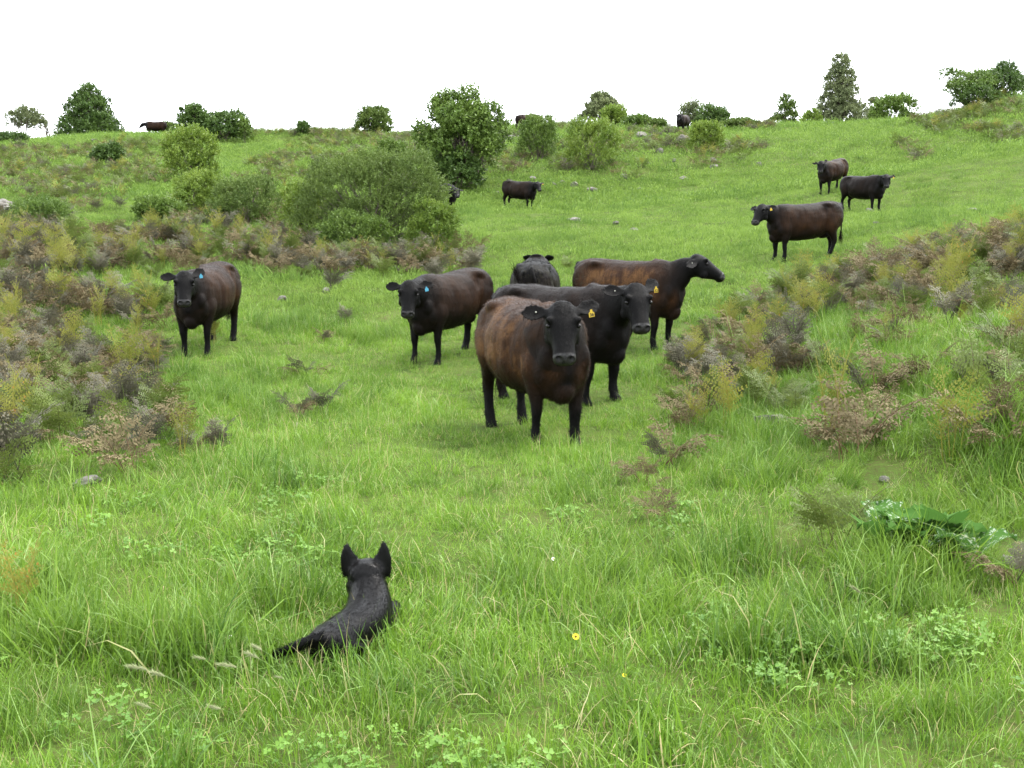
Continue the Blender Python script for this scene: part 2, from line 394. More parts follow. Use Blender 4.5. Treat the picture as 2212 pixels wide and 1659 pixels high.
    hr = interp_rows([(-.065, .015, -.06, .045), (-.03, .058, -.12, .095), (.04, .082, -.165, .130), (.12, .090, -.20, .150), (.185, .086, -.21, .149), (.25, .072, -.19, .126), (.32, .060, -.155, .103), (.38, .052, -.122, .095), (.43, .047, -.108, .099), (.475, .037, -.104, .101), (.505, .014, -.088, .084), (.52, -.012, -.062, .05)], 26)
    loft(mb, [(h0 + ax * t + up * (d1 + d2) / 2, sd * hw, up * (d1 - d2) / 2) for t, d1, d2, hw in hr], 20, 2.35)
    for s in (1, -1):
        ellipsoid(mb, h0 + ax * .145 + sd * s * .122 + up * .06, (.036, .036, .036))       # brow
        ellipsoid(mb, h0 + ax * .22 + sd * s * .11 - up * .135, (.07, .04, .07))             # cheek
        ellipsoid(mb, h0 + ax * .465 + sd * s * .052 + up * .012, (.035, .032, .030))       # nostril rim
    ellipsoid(mb, h0 + ax * .46 - up * .085, (.045, .055, .035))                           # chin
    ears = []
    for i, s in enumerate((1, -1)):
        lift = R(13 + ear[i]); e = unit(sd * s * math.cos(lift) - ax * math.sin(lift) - up * earback); hgt = unit(-ax - e * (e @ -ax)); fn = np.cross(e, hgt) * s * 1.0
        if fn @ up < 0: fn = -fn
        b0 = h0 + ax * .045 + sd * s * .108 + up * .0; prof = interp_rows([(0, .036, .030), (.045, .044, .024), (.09, .072, .016), (.145, .088, .0135), (.195, .074, .0125), (.232, .046, .011), (.255, .016, .009)], 13)
        k = 18; tht = np.arange(k) * 2 * math.pi / k; V = []
        for t, hh, tk in prof:
            cup = .036 * min(1, t / .08); c = b0 + e * t - hgt * (.05 * t)
            V.append(c + hgt * (hh * np.cos(tht))[:, None] + fn * (tk * np.sin(tht) - cup * np.sin(tht) ** 2)[:, None])
        n = len(V); V = np.concatenate(V + [[b0], [V[-1].mean(0)]]); ii = np.arange(n - 1)[:, None] * k; j = np.arange(k)[None]; j2 = (j + 1) % k
        q = np.stack([ii + j, ii + j2, ii + k + j2, ii + k + j], -1).reshape(-1, 4); jj = np.arange(k); l = (n - 1) * k
        t_ = np.concatenate([np.stack([np.full(k, n * k), (jj + 1) % k, jj], 1), np.stack([np.full(k, n * k + 1), l + jj, l + (jj + 1) % k], 1)])
        if s > 0: q = q[:, ::-1]; t_ = t_[:, ::-1]
        mb.add(V, q, t_); ears.append((b0, e, hgt, fn))
    # tail
    tb = np.array([-.90, 0, 1.235 + lf(-.9)])
    if tailpose == 0: tp = [tb, tb + (-.05, 0, -.01), tb + (-.075, .01, -.12), tb + (-.07, .015, -.32), tb + (-.06, .02, -.55), tb + (-.055, .02, -.72)]
    elif tailpose == 1: tp = [tb, tb + (-.08, .0, .03), tb + (-.14, -.02, -.08), tb + (-.15, -.06, -.22), tb + (-.15, .06, -.30), tb + (-.14, .18, -.24), tb + (-.13, .22, -.12)]
    else: tp = [tb, tb + (-.10, 0, .04), tb + (-.2, 0, -.03), tb + (-.26, 0, -.16), tb + (-.28, .0, -.35), tb + (-.26, 0, -.5)]
    tp = interp_rows(np.array(tp), 16); tube(mb, tp, np.linspace(.040, .018, 16), 10)
    vox = .0125 if near else .026
    me = fuse(mb, 'body', vox, 16 if near else 4)
    V = co_of(me)
    L = V - h0; t = L @ ax; l = L @ sd; d = L @ up
    # nostrils and eye sockets pressed into the skin
    nost = np.zeros(len(V))
    for s in (1, -1):
        c = h0 + ax * .495 + sd * s * .052 + up * .018; g = np.exp(-((V - c) ** 2).sum(1) / (2 * .014 ** 2)); V -= (ax * .055 + sd * s * -.012)[None] * g[:, None]; nost = np.maximum(nost, g)
        c = h0 + ax * .185 + sd * s * .147 + up * .022; g = np.exp(-((V - c) ** 2).sum(1) / (2 * .024 ** 2)); V -= (sd * s * .018)[None] * g[:, None]
    ymouth = np.exp(-((d + .062) / .010) ** 2) * (t > .36) * (t < .53); V -= (sd * 0.004)[None] * (np.sign(l) * ymouth)[:, None]
    # ribs, muscle and fat: shallow relief
    trunk = (V[:, 0] < .75) & (V[:, 0] > -.95)
    nrm = no_of(me)
    rel = (vnoise(V[:, 0] * 1.0 + 9, V[:, 2] * .45 + V[:, 1], .10, seed + 1) - .5) * .012 * np.exp(-((V[:, 0] + .05) / .38) ** 2) + (vnoise(V[:, 0] + V[:, 1], V[:, 2], .16, seed + 2) - .5) * .018
    V += nrm * (rel * trunk)[:, None]
    # hollow before the hip and behind the shoulder
    for cx, cz, rx, rz, dp in ((-.33, 1.12, .10, .10, .035), (.33, .86, .05, .26, .022), (-.42, .78, .06, .16, .03), (.40, 1.08, .07, .1, .012)):
        V -= np.stack([np.zeros(len(V)), np.sign(V[:, 1]), np.zeros(len(V))], 1) * (dp * np.exp(-((V[:, 0] - cx) / rx) ** 2 - ((V[:, 2] - cz) / rz) ** 2) * (np.abs(V[:, 1]) > .08))[:, None]
    me.vertices.foreach_set('co', V.astype(np.float32).ravel()); me.update()
    nrm = no_of(me)
    # coat colour: brown on the flanks and shoulders, black legs, face and spine
    x, y, z = V.T; onhead = (t > -.06) & (np.linalg.norm(L, axis=1) < .62) & (np.abs(l) < .3)
    br = np.exp(-(np.clip(np.abs(x + .05) - .55, 0, 9) / .25) ** 2) * np.clip((z - .50) / .30, 0, 1)
    br *= 1 - np.clip((z - (1.20 + .25 * dark_top * -1)) / .12, 0, 1) * (.35 + .65 * dark_top)
    br = np.maximum(br, .9 * np.exp(-(((x - .45) / .14) ** 2 + ((z - 1.02) / .26) ** 2)))
    br = np.maximum(br, .85 * np.exp(-(((x - .78) / .16) ** 2 + ((np.abs(y) - .13) / .09) ** 2 + ((z - .74) / .16) ** 2)))
    br = np.maximum(br, .55 * np.exp(-(((x + .8) / .2) ** 2)) * np.clip((z - .35) / .3, 0, 1) * np.clip((1.15 - z) / .2, 0, 1))
    br = np.maximum(br, .30 * (z < .6) * np.clip((z - .3) / .3, 0, 1))
    br[onhead] = np.minimum(br[onhead], .16 + .35 * np.exp(-((t[onhead] - .02) / .07) ** 2))
    br *= brown * (.65 + .7 * vnoise(x * 1.3 + 4, z + y, .22, seed + 3))
    mzl = np.clip((t - .435) / .02, 0, 1) * onhead * (d > -.055) * (d < .05) * (1 - nost * .9)
    mdv = mud * np.exp(-(((x + .78) / .22) ** 2 + ((z - 1.0) / .24) ** 2))
    for nm, arr in (('brown', br), ('muzzle', mzl), ('mud', mdv), ('rnd', rng.rand(len(V)))):
        at_ = me.attributes.new(nm, 'FLOAT', 'POINT'); at_.data.foreach_set('value', np.asarray(arr, np.float32))
    me.materials.clear(); me.materials.append(M_COAT)
    link('body', me, root)
    for s in (1, -1):
        eb = MB(); ellipsoid(eb, h0 + ax * .185 + sd * s * .128 + up * .022, (.021, .020, .020)); link('eye', eb.build('eye', [M_EYE]), root)
    # tail switch: a brush of long hairs
    sw = MB(); e0, e1 = tp[-3], tp[-1]; dn = unit(e1 - e0) if tailpose == 1 else np.array([0, 0, -1.0])
    for _ in range(90 if near else 30):
        o = e0 + (e1 - e0) * rng.rand() + rng.randn(3) * .010; ln = .16 + .16 * rng.rand(); b = o + dn * ln * .5 + rng.randn(3) * .03; c = o + dn * ln + rng.randn(3) * .045; s_ = unit(rng.randn(3)) * (.004 if near else .009)
        sw.add([o - s_, o + s_, b + s_ * .8, b - s_ * .8, c], [[0, 1, 2, 3]], [[3, 2, 4]], rng.rand())
    swm = sw.build('tail_switch', [M_COAT]); 
    for nm, val in (('brown', brown * .35), ('muzzle', 0), ('mud', 0)):
        at_ = swm.attributes.new(nm, 'FLOAT', 'POINT'); at_.data.foreach_set('value', np.full(len(swm.vertices), val, np.float32))
    link('tail_switch', swm, root)
    # short standing hair that softens the outline
    if hair:
        pick = rng.choice(len(V), hair); P = V[pick] + rng.randn(hair, 3) * vox * .4; N = nrm[pick]
        flow = np.tile([-.8, 0, -.75], (hair, 1)) + rng.randn(hair, 3) * .45; flow[onhead[pick]] = ax + rng.randn(int(onhead[pick].sum()), 3) * .35
        flow = unit(flow - N * (flow * N).sum(1, keepdims=True)); ln = (.018 + .020 * rng.rand(hair))[:, None]
        ln[onhead[pick]] *= .55; topk = (L[pick] @ ax < .06) & (np.abs(L[pick] @ sd) < .07) & onhead[pick] & (L[pick] @ up > -.02); ln[topk] *= 2.6
        sv = unit(np.cross(flow, N)) * .0026; tip = P + flow * ln * .9 + N * ln * .42
        hv = np.stack([P - sv, P + sv, tip], 1).reshape(-1, 3); ht = np.arange(hair * 3).reshape(-1, 3)
        rep = lambda a_: np.repeat(np.asarray(a_)[pick], 3)
        link('hair_coat', mesh('hair_coat', hv, ht, [M_COAT], None, {'brown': rep(br) * 1.15, 'muzzle': rep(mzl) * 0, 'mud': rep(mdv), 'rnd': np.repeat(rng.rand(hair), 3)}), root)
    # ear tag hanging in the left ear, stud in the right
    if tagc is not None:
        b0, e, hg, fn = ears[0]; c = b0 + e * .13 - hg * .045 + fn * .020
        dv = unit(np.array([0, 0, -1.0]) * .9 + e * .15); sv = unit(np.cross(dv, fn)); nn = np.cross(sv, dv); nn = nn if nn @ fn > 0 else -nn
        wd, ht = .025, .064; o2 = [(-.35, 0), (.35, 0), (.45, .28), (1, .42), (1, 1), (-1, 1), (-1, .42), (-.45, .28)]
        fr_ = np.array([c + sv * wd * a1 + dv * ht * a2 + nn * .003 for a1, a2 in o2]); bk = fr_ - nn * .005
        k = len(o2); tb_ = MB(); tb_.add(np.concatenate([fr_, bk]), [[i, (i + 1) % k, k + (i + 1) % k, k + i] for i in range(k)] + [[0, 1, 2, 7], [7, 2, 3, 6], [6, 3, 4, 5], [k + 7, k + 2, k + 1, k], [k + 6, k + 3, k + 2, k + 7], [k + 5, k + 4, k + 3, k + 6]])
        tg_ = link('ear_tag', tb_.build('ear_tag', [tagc], False), root)
        tg_['label'] = ('blue' if tagc is M_BLUE else 'yellow') + ' plastic tag in the ear'
        if number:
            cu = bpy.data.curves.new('tag_number', 'FONT'); cu.body = number; cu.size = .040; cu.align_x = 'CENTER'; cu.align_y = 'CENTER'; cu.offset = .0012
            ob = bpy.data.objects.new('tag_number', cu); C.objects.link(ob)
            nm_ = bpy.data.meshes.new_from_object(ob.evaluated_get(bpy.context.evaluated_depsgraph_get())); bpy.data.objects.remove(ob)
            nm_.materials.clear(); nm_.materials.append(M_INK); to = link('tag_number', nm_, tg_)
            xr = sv if np.cross(sv, -dv) @ nn > 0 else -sv
            m = Matrix((( *[0] * 0, xr[0], -dv[0], nn[0], 0), (xr[1], -dv[1], nn[1], 0), (xr[2], -dv[2], nn[2], 0), (0, 0, 0, 1)))
            m.translation = Vector(c + dv * ht * .70 + nn * .0045); to.matrix_local = m
    if stud:
        b0, e, hg, fn = ears[1]; sb = MB(); ellipsoid(sb, b0 + e * .12 + fn * -.014, (.008, .008, .008)); link('ear_stud', sb.build('ear_stud', [M_WHITE]), root)
    return root

COWS = [
    dict(label='brown-flanked cow with a yellow ear tag, nearest to the dog, facing the viewer', u=1148, v=935, D=10.3, a=20, ha=3, nyaw=-20, hp=60, neck=30, wide=1.07, brown=.95, tagc=M_YELLOW, number='36', hair=26000, steps=(.03, -.02, -.02, .02), ear=(18, -4), seed=1),
    dict(label='black cow with a yellow ear tag standing right behind the nearest brown cow', u=1208, v=862, D=12.75, a=48, ha=10, hp=57, neck=27, wide=1.0, brown=.16, tagc=M_YELLOW, number='52', hair=20000, steps=(.03, -.1, 0, 0), ear=(38, 4), seed=2, scale=1.04),
    dict(label='cow with golden brown shoulder looking to the right, head raised', u=1356, v=737, D=17.0, a=51, ha=80, hp=33, neck=36, nl=.50, brown=.95, dark_top=.3, mud=.7, hair=16000, steps=(.0, -.05, 0, 0), ear=(14, 14), earback=.75, seed=3, scale=1.03),
    dict(label='dark cow seen from behind with its tail curled up', u=1155, v=722, D=18.0, a=176, ha=172, hp=38, neck=24, wide=1.08, brown=.18, dark_top=1, mud=.5, hair=12000, tailpose=1, ear=(42, 42), seed=4),
    dict(label='black cow with a blue ear tag and crossed front feet', u=972, v=772, D=16.6, a=-31, ha=-2, hp=62, neck=16, wide=.98, brown=.34, tagc=M_BLUE, number='', hair=14000, steps=(-.04, .08, 0, 0), ear=(8, 0), seed=5, stud=False),
    dict(label='black cow with a blue ear tag standing beside the left bracken', u=452, v=752, D=17.2, a=-3, ha=13, hp=58, neck=23, wide=1.04, brown=.50, tagc=M_BLUE, number='', hair=14000, steps=(.02, 0, .02, 0), ear=(34, 2), seed=6, stud=False),
    dict(label='dark brown cow side-on facing left on the open green slope', u=1736, v=551, D=26.0, a=-74, ha=-46, hp=50, neck=23, wide=.97, brown=.55, dark_top=.5, mud=.5, tagc=M_YELLOW, steps=(.0, .05, .16, -.08), ear=(4, 2), seed=7, hair=6000, stud=False, scale=1.02),
    dict(label='black cow turned right with its head to the viewer, lower of the pair', u=1862, v=449, D=40, a=32, ha=-12, hp=55, neck=22, wide=1.1, brown=.12, tagc=M_YELLOW, near=False, ear=(6, 6), seed=8, stud=False),
    dict(label='brownish cow facing the viewer, upper of the pair on the slope', u=1797, v=419, D=45.5, a=-44, ha=-18, hp=58, neck=22, wide=1.08, brown=.55, near=False, ear=(50, 0), seed=9, stud=False),
    dict(label='black cow in profile below the bushes on the middle slope', u=1122, v=447, D=52, a=52, ha=18, hp=50, neck=20, wide=1.06, brown=.22, tagc=M_YELLOW, near=False, ear=(6, 6), seed=10, stud=False),
    dict(label='cow hidden behind the big round bush with only its black head showing', u=952, v=470, D=46, a=40, ha=14, hp=40, neck=2, brown=.1, near=False, ear=(-6, -6), seed=11, stud=False),
    dict(label='dark cow standing sideways on the skyline at the left', u=338, v=291, D=106, a=-86, ha=-88, hp=50, neck=8, brown=.5, near=False, tailpose=2, seed=12, stud=False, scale=1.05),
    dict(label='dark cow on the skyline half hidden by a green bush', u=1136, v=283, D=84, a=128, ha=110, hp=40, neck=16, brown=.4, near=False, seed=13, stud=False),
    dict(label='dark cow on the skyline facing the viewer beside a green bush', u=1475, v=283, D=81, a=-26, ha=-11, hp=55, neck=22, wide=1.1, brown=.35, near=False, ear=(10, 6), seed=14, stud=False),
]
for k in COWS: cow(group='cattle grazing on the hillside', **k)
# ------------------------------------------------------------------ dog lying in the grass, seen from behind
def dog_mat():
    n = NM('dog_coat'); p = n.objc()
    h = n.noise(n.scale(p, 30, 14, 30), 9., 4., .7); c = n.mix(n.map(h, .3, .7), (.0018, .0018, .0020), (.0040, .0036, .0036))
    return n.done(n.pbr(c, .38, .13, n.bump(h, .14, .005), Sheen_Weight=.02, Sheen_Roughness=.4))
M_DOG = dog_mat()
def make_dog():
    g0 = hz(-.64, 4.4); root = empty('dog', (0, 0, 0)); tag(root, 'black prick-eared dog lying in the grass with its back to the viewer', 'dog')
    mb = MB()
    def ring(u, v, D, hw, low, fwd):
        """section whose back lies at (u, v)"""
        t = at(u, v, D); zb = g0 + low; f = unit(np.array([fwd[0], fwd[1], 0])); side = np.array([f[1], -f[0], 0.0])
        return ((t[0], t[1], (t[2] + zb) / 2), side * hw, np.array([0, 0, (t[2] - zb) / 2]))
    d1, d2 = (.10, 1), (.35, 1)
    loft(mb, [ring(694, 1364, 4.26, .040, .03, d2), ring(702, 1357, 4.30, .070, .02, d2), ring(716, 1348, 4.36, .088, .01, d2), ring(738, 1334, 4.44, .092, .01, d2), ring(766, 1316, 4.53, .096, .01, d2), ring(785, 1300, 4.61, .102, .01, d1),
              ring(795, 1284, 4.69, .103, .01, d1), ring(798, 1267, 4.75, .102, .02, d1), ring(798, 1250, 4.80, .097, .03, d1), ring(796, 1236, 4.84, .090, .06, d1), ring(795, 1226, 4.88, .08, .10, d1)], 24, 2.15)
    hc = at(793, 1236, 4.90)
    loft(mb, [(hc + (0, -.085, -.015), (.045, 0, 0), (0, 0, .04)), (hc + (0, -.06, -.005), (.072, 0, 0), (0, 0, .062)), (hc + (0, -.01, .0), (.090, 0, 0), (0, 0, .068)), (hc + (0, .05, -.005), (.076, 0, 0), (0, 0, .06)),
              (hc + (0, .09, -.02), (.052, 0, 0), (0, 0, .045)), (hc + (0, .15, -.035), (.034, 0, 0), (0, 0, .032)), (hc + (0, .20, -.042), (.028, 0, 0), (0, 0, .026)), (hc + (0, .215, -.044), (.015, 0, 0), (0, 0, .015))], 18, 2.1)
    for s in (1, -1):                                                                   # ruff, thighs, shoulders
        ellipsoid(mb, hc + np.array([s * .052, -.02, -.055]), (.04, .06, .055))
        t = at(722, 1352, 4.38); ellipsoid(mb, t + np.array([s * .06, .03, -.09]), (.045, .12, .075))
        t = at(796, 1296, 4.67); ellipsoid(mb, t + np.array([s * .058, .0, -.11]), (.04, .08, .09))
        q0 = at(796, 1300, 4.72); loft(mb, [(np.array([q0[0] + s * .085, q0[1] + dy, g0 + zz]), (rr, 0, 0), (0, 0, rr)) for dy, zz, rr in ((-.02, .05, .03), (.06, .045, .03), (.18, .04, .028), (.27, .035, .03), (.31, .03, .018))], 12, 2)   # fore legs
        q0 = at(728, 1362, 4.40); loft(mb, [(np.array([q0[0] + s * .085, q0[1] + dy + .04, g0 + zz]), (rr, 0, 0), (0, 0, rr)) for dy, zz, rr in ((-.10, .06, .035), (-.03, .045, .030), (.06, .04, .028), (.13, .035, .03), (.16, .03, .018))], 12, 2)
    # ears: broad at the root, pricked, a little apart
    ez = []
    for tip, inn, out, s in (((746, 1177), (788, 1224), (747, 1246), -1), ((829, 1172), (799, 1222), (839, 1246), 1)):
        T = at(*tip, 4.88); A = at(*inn, 4.89); B = at(*out, 4.89); rows = []
        for f in np.linspace(0, 1, 9):
            a = A + (T - A) * f; b = B + (T - B) * f; bow = .014 * math.sin(f * math.pi) * s
            c = (a + b) / 2 + np.array([bow, .012 * f, 0]); wv = unit(B - A) * (np.linalg.norm(B - A) / 2 * (1 - f) ** .7 + .010); rows.append((c, wv, np.array([0, .015 - .007 * f, 0])))
        loft(mb, rows, 14, 2.0); ez.append(T)
    tl = np.array([at(716, 1352, 4.35), at(690, 1360, 4.28), at(662, 1363, 4.27), at(625, 1366, 4.29), at(590, 1372, 4.32), at(550, 1382, 4.34)])
    tl[:, 2] -= (.02, .025, .05, .075, .09, .10)
    tl = interp_rows(tl, 18); tube(mb, tl, np.interp(np.linspace(0, 1, 18), [0, .2, .6, .9, 1], [.034, .020, .021, .017, .006]), 12)
    me = fuse(mb, 'body', .0075, 7); me.materials.clear(); me.materials.append(M_DOG); link('body', me, root)
    V, N = co_of(me), no_of(me); rng = np.random.RandomState(3); n = 36000
    pick = rng.choice(len(V), n); P = V[pick] + rng.randn(n, 3) * .003; Nn = N[pick]
    flow = np.tile([-.25, -1, -.35], (n, 1)) + rng.randn(n, 3) * .14
    tail = (P[:, 0] < tl[4][0]); flow[tail] = np.array([-1, .1, -.1]) + rng.randn(int(tail.sum()), 3) * .3
    earm = P[:, 2] > hc[2] + .03; flow[earm] = np.array([0, -.2, 1]) + rng.randn(int(earm.sum()), 3) * .3
    flow = unit(flow - Nn * (flow * Nn).sum(1, keepdims=True)); ln = (.014 + .014 * rng.rand(n))[:, None]; ln[P[:, 2] > hc[2] - .05] *= .55; ln[earm] *= .5; ln[tail] *= 1.3
    sv = unit(np.cross(flow, Nn)) * .0010; mid = P + flow * ln * .5 + Nn * ln * .09; tip = P + flow * ln + Nn * ln * .07
    hv = np.stack([P - sv, P + sv, mid + sv, mid - sv, tip], 1).reshape(-1, 3); b = np.arange(n)[:, None] * 5
    link('fur', mesh('fur', hv, [b + np.array([[0, 1, 2, 3]]), b + np.array([[3, 2, 4]])], [M_DOG]), root)
    for s in (1, -1):
        eb = MB(); ellipsoid(eb, hc + np.array([s * .042, .10, .012]), (.011, .011, .011)); link('eye', eb.build('eye', [M_EYE]), root)
    nb = MB(); ellipsoid(nb, hc + np.array([0, .215, -.034]), (.016, .010, .012)); link('nose', nb.build('nose', [M_EYE]), root)
make_dog()
# ------------------------------------------------------------------ grass and clover (ground cover nobody could count)
def grass_mat(name, c1, c2, c3, tr=.4, rough=.40, spec=.28):
    n = NM(name); p = n.pos(); f = n.attr('rnd')
    pa = n.map(n.noise(p, .55, 4., .6), .35, .65); pb = n.map(n.noise(p, 2.6, 3.), .35, .65)
    t = n.math('ADD', n.math('MULTIPLY', f, .55), n.math('ADD', n.math('MULTIPLY', pa, .35), n.math('MULTIPLY', pb, .2)))
    t = n.math('ADD', t, n.math('MULTIPLY', n.math('SUBTRACT', n.rand(), .6), .3))
    col = n.mix(n.map(t, .1, 1.0), c1, c2)
    col = n.mix(n.map(f, .86, .87, 0, .6), col, (.30, .44, .15)); col = n.mix(n.map(f, .955, .965), col, c3)               # a dead blade here and there
    return n.done(n.leaf(col, rough, spec, tr))
M_GRASS = grass_mat('grass_blade', (.062, .138, .012), (.235, .395, .040), (.42, .36, .17))
M_LUSH = grass_mat('lush_grass_blade', (.048, .118, .013), (.195, .315, .040), (.30, .30, .12))
M_FAR = grass_mat('distant_grass_blade', (.072, .136, .020), (.235, .350, .066), (.3, .36, .1), .4, .6, .22)
M_FARLUSH = grass_mat('distant_lush_blade', (.056, .116, .018), (.185, .295, .055), (.2, .3, .06), .4, .6, .22)
M_DRY = leaf_mat('dry_grass', (.30, .27, .12), (.50, .46, .26), None, .3)
M_CLOVER = leaf_mat('clover_leaf', (.055, .140, .014), (.150, .275, .036), None, .3, .5, .3)

def blades(rng, n, rad, h0, h1, w0, w1, lean, bend, segs=4, amid=0.0):
    az = rng.rand(n) * 2 * math.pi; rr = rad * np.sqrt(rng.rand(n)); pa = rng.rand(n) * 2 * math.pi
    base = np.stack([rr * np.cos(pa), rr * np.sin(pa), np.full(n, -.015)], 1)
    L = h0 + (h1 - h0) * rng.rand(n) ** 1.2; W = w0 + (w1 - w0) * rng.rand(n)
    th0 = np.abs(rng.randn(n)) * lean; be = bend * (rng.rand(n) ** 1.4) * 1.7
    t = np.linspace(0, 1, segs + 1)
    th = th0[:, None] + be[:, None] * t[None] ** 1.6
    dl = L[:, None] / segs
    hx = np.concatenate([np.zeros((n, 1)), np.cumsum(np.sin(th[:, :-1]) * dl, 1)], 1); hz_ = np.concatenate([np.zeros((n, 1)), np.cumsum(np.cos(th[:, :-1]) * dl, 1)], 1)
    dirv = np.stack([np.cos(az), np.sin(az)], 1)
    P = np.zeros((n, segs + 1, 3)); P[..., :2] = base[:, None, :2] + hx[..., None] * dirv[:, None]; P[..., 2] = base[:, None, 2] + hz_
    tw = az + math.pi / 2 + rng.randn(n) * .5
    sv = np.stack([np.cos(tw), np.sin(tw), rng.randn(n) * .15], 1)
    wd = (W[:, None] * .5) * np.clip(1.02 - t[None] ** 2.2, .06, 1) * (.7 + .3 * np.minimum(1, t[None] * 4))
    A = P + sv[:, None] * wd[..., None]; B = P - sv[:, None] * wd[..., None]
    V = np.stack([A, B], 2).reshape(-1, 3)
    k = (segs + 1) * 2; i = np.arange(n)[:, None] * k + np.arange(segs)[None] * 2
    q = np.stack([i, i + 1, i + 3, i + 2], -1).reshape(-1, 4)
    r = np.repeat(rng.rand(n), k)
    return V, q, r
def tuft(name, mat, seed, *sets):
    rng = np.random.RandomState(seed); mb = MB(); calm = .84 if seed >= 100 else 1.0
    for s in sets:
        V, q, r = blades(rng, *s); mb.add(V, q, None, r * calm)
    return mb.build(name, [mat])
def clover(name, seed, n=16, rad=.11, stalk=(.05, .13), leaf=.016, flowers=0):
    rng = np.random.RandomState(seed); mb = MB()
    for _ in range(n):
        a, r = rng.rand() * 6.28, rad * math.sqrt(rng.rand()); b = np.array([r * math.cos(a), r * math.sin(a), -.01])
        h = stalk[0] + (stalk[1] - stalk[0]) * rng.rand(); top = b + np.array([rng.randn() * .02, rng.randn() * .02, h])
        s = np.array([.0012, 0, 0]); mb.add([b - s, b + s, top + s, top - s], [[0, 1, 2, 3]], None, rng.rand())
        c0 = rng.rand() * 6.28; tilt = rng.randn(2) * .35; lf = leaf * (.7 + .6 * rng.rand()); rv = rng.rand()
        for k in range(3):
            c = c0 + k * 2.094; d = np.array([math.cos(c), math.sin(c), 0]); e = np.array([-math.sin(c), math.cos(c), 0])
            pts = [top, top + d * lf * .5 + e * lf * .5, top + d * lf * 1.05 + e * lf * .42, top + d * lf * .98, top + d * lf * 1.05 - e * lf * .42, top + d * lf * .5 - e * lf * .5]
            pts = np.array(pts); pts[:, 2] += (pts[:, 0] - top[0]) * tilt[0] + (pts[:, 1] - top[1]) * tilt[1] + np.array([0, .002, .002, -.002, .002, .002])
            mb.add(pts, [[0, 1, 2, 3], [0, 3, 4, 5]], None, rv)
    return mb.build(name, [M_CLOVER])

def scatter(name, protos, P, rot, scl, idx, label):
    """instances of the prototype meshes on points P (ground cover only)"""
    col = bpy.data.collections.new(name + '_kinds')
    for k, me in enumerate(protos):
        col.objects.link(bpy.data.objects.new('%s_kind_%02d' % (name, k), me))
    me = bpy.data.meshes.new(name); me.vertices.add(len(P)); me.vertices.foreach_set('co', np.asarray(P, np.float32).ravel())
    for nm, ty, d in (('rot', 'FLOAT_VECTOR', rot), ('scl', 'FLOAT_VECTOR', scl)):
        a = me.attributes.new(nm, ty, 'POINT'); a.data.foreach_set('vector', np.asarray(d, np.float32).ravel())
    a = me.attributes.new('kind_index', 'INT', 'POINT'); a.data.foreach_set('value', np.asarray(idx, np.int32))
    g = bpy.data.node_groups.new(name, 'GeometryNodeTree')
    g.interface.new_socket('Geometry', in_out='INPUT', socket_type='NodeSocketGeometry'); g.interface.new_socket('Geometry', in_out='OUTPUT', socket_type='NodeSocketGeometry')
    gi = g.nodes.new('NodeGroupInput'); go = g.nodes.new('NodeGroupOutput')
    ci = g.nodes.new('GeometryNodeCollectionInfo'); ci.inputs['Collection'].default_value = col
    ci.inputs['Separate Children'].default_value = True; ci.inputs['Reset Children'].default_value = True
    ip = g.nodes.new('GeometryNodeInstanceOnPoints'); ip.inputs['Pick Instance'].default_value = True
    def na(nm, ty):
        d = g.nodes.new('GeometryNodeInputNamedAttribute'); d.data_type = ty; d.inputs['Name'].default_value = nm; return d.outputs['Attribute']
    L = g.links.new
    L(gi.outputs[0], ip.inputs['Points']); L(ci.outputs[0], ip.inputs['Instance']); L(na('kind_index', 'INT'), ip.inputs['Instance Index'])
    L(na('rot', 'FLOAT_VECTOR'), ip.inputs['Rotation']); L(na('scl', 'FLOAT_VECTOR'), ip.inputs['Scale']); L(ip.outputs[0], go.inputs[0])
    o = link(name, me); o.modifiers.new('scatter', 'NODES').node_group = g
    return tag(o, label, None, None, 'stuff')

def field_points(rng, d0, d1, dens, side=1.22, extra=1.6):
    half = lambda y: y * .474 * side + extra
    area = (half(d0) + half(d1)) * (d1 - d0); n = int(area * dens)
    y = d0 + (d1 - d0) * rng.rand(int(n * 2.2)); keep = rng.rand(len(y)) < half(y) / half(d1); y = y[keep][:n]
    x = (rng.rand(len(y)) * 2 - 1) * half(y)
    return x, y
def blob(u, v, lst):
    """how much of the listed patches (u, v, ru, rv, amount) covers each place"""
    f = np.zeros(len(u))
    for cu, cv, ru, rv, a in lst:
        f = np.maximum(f, a * np.clip(1.6 - 1.6 * (((u - cu) / ru) ** 2 + ((v - cv) / rv) ** 2), 0, 1))
    return f
LUSH = [(1700,900,240,80,.8),(1900,920,240,110,.85),(2150,950,140,150,1),(1620,1010,170,60,.5),(2000,1130,160,90,1),(1850,1080,150,60,.6),(1500,760,80,40,.4),(1850,720,150,50,.5),(430,850,90,50,1),(560,880,60,40,.7),(1960,1250,200,110,1),(2120,1180,120,120,1),(1780,1350,150,60,.7),(420,1430,170,60,.8),(120,1330,160,110,.6),(700,1180,150,50,.4),(60,1560,140,100,.5),
        (2130,780,110,90,1),(1950,800,90,60,.6),(1560,420,120,25,.6),(980,470,90,25,.6),(1990,475,60,14,.8),(1130,925,110,30,.8),(1180,965,140,24,.6),(1330,890,70,25,.5),(1000,770,120,22,.5),(920,790,90,18,.6),(480,770,120,25,.6),
        (1450,620,120,20,.4),(640,700,120,40,.5),(1600,1420,260,60,.25),(950,1480,160,40,.3),(1300,1560,200,50,.25),(300,940,80,50,.6)]
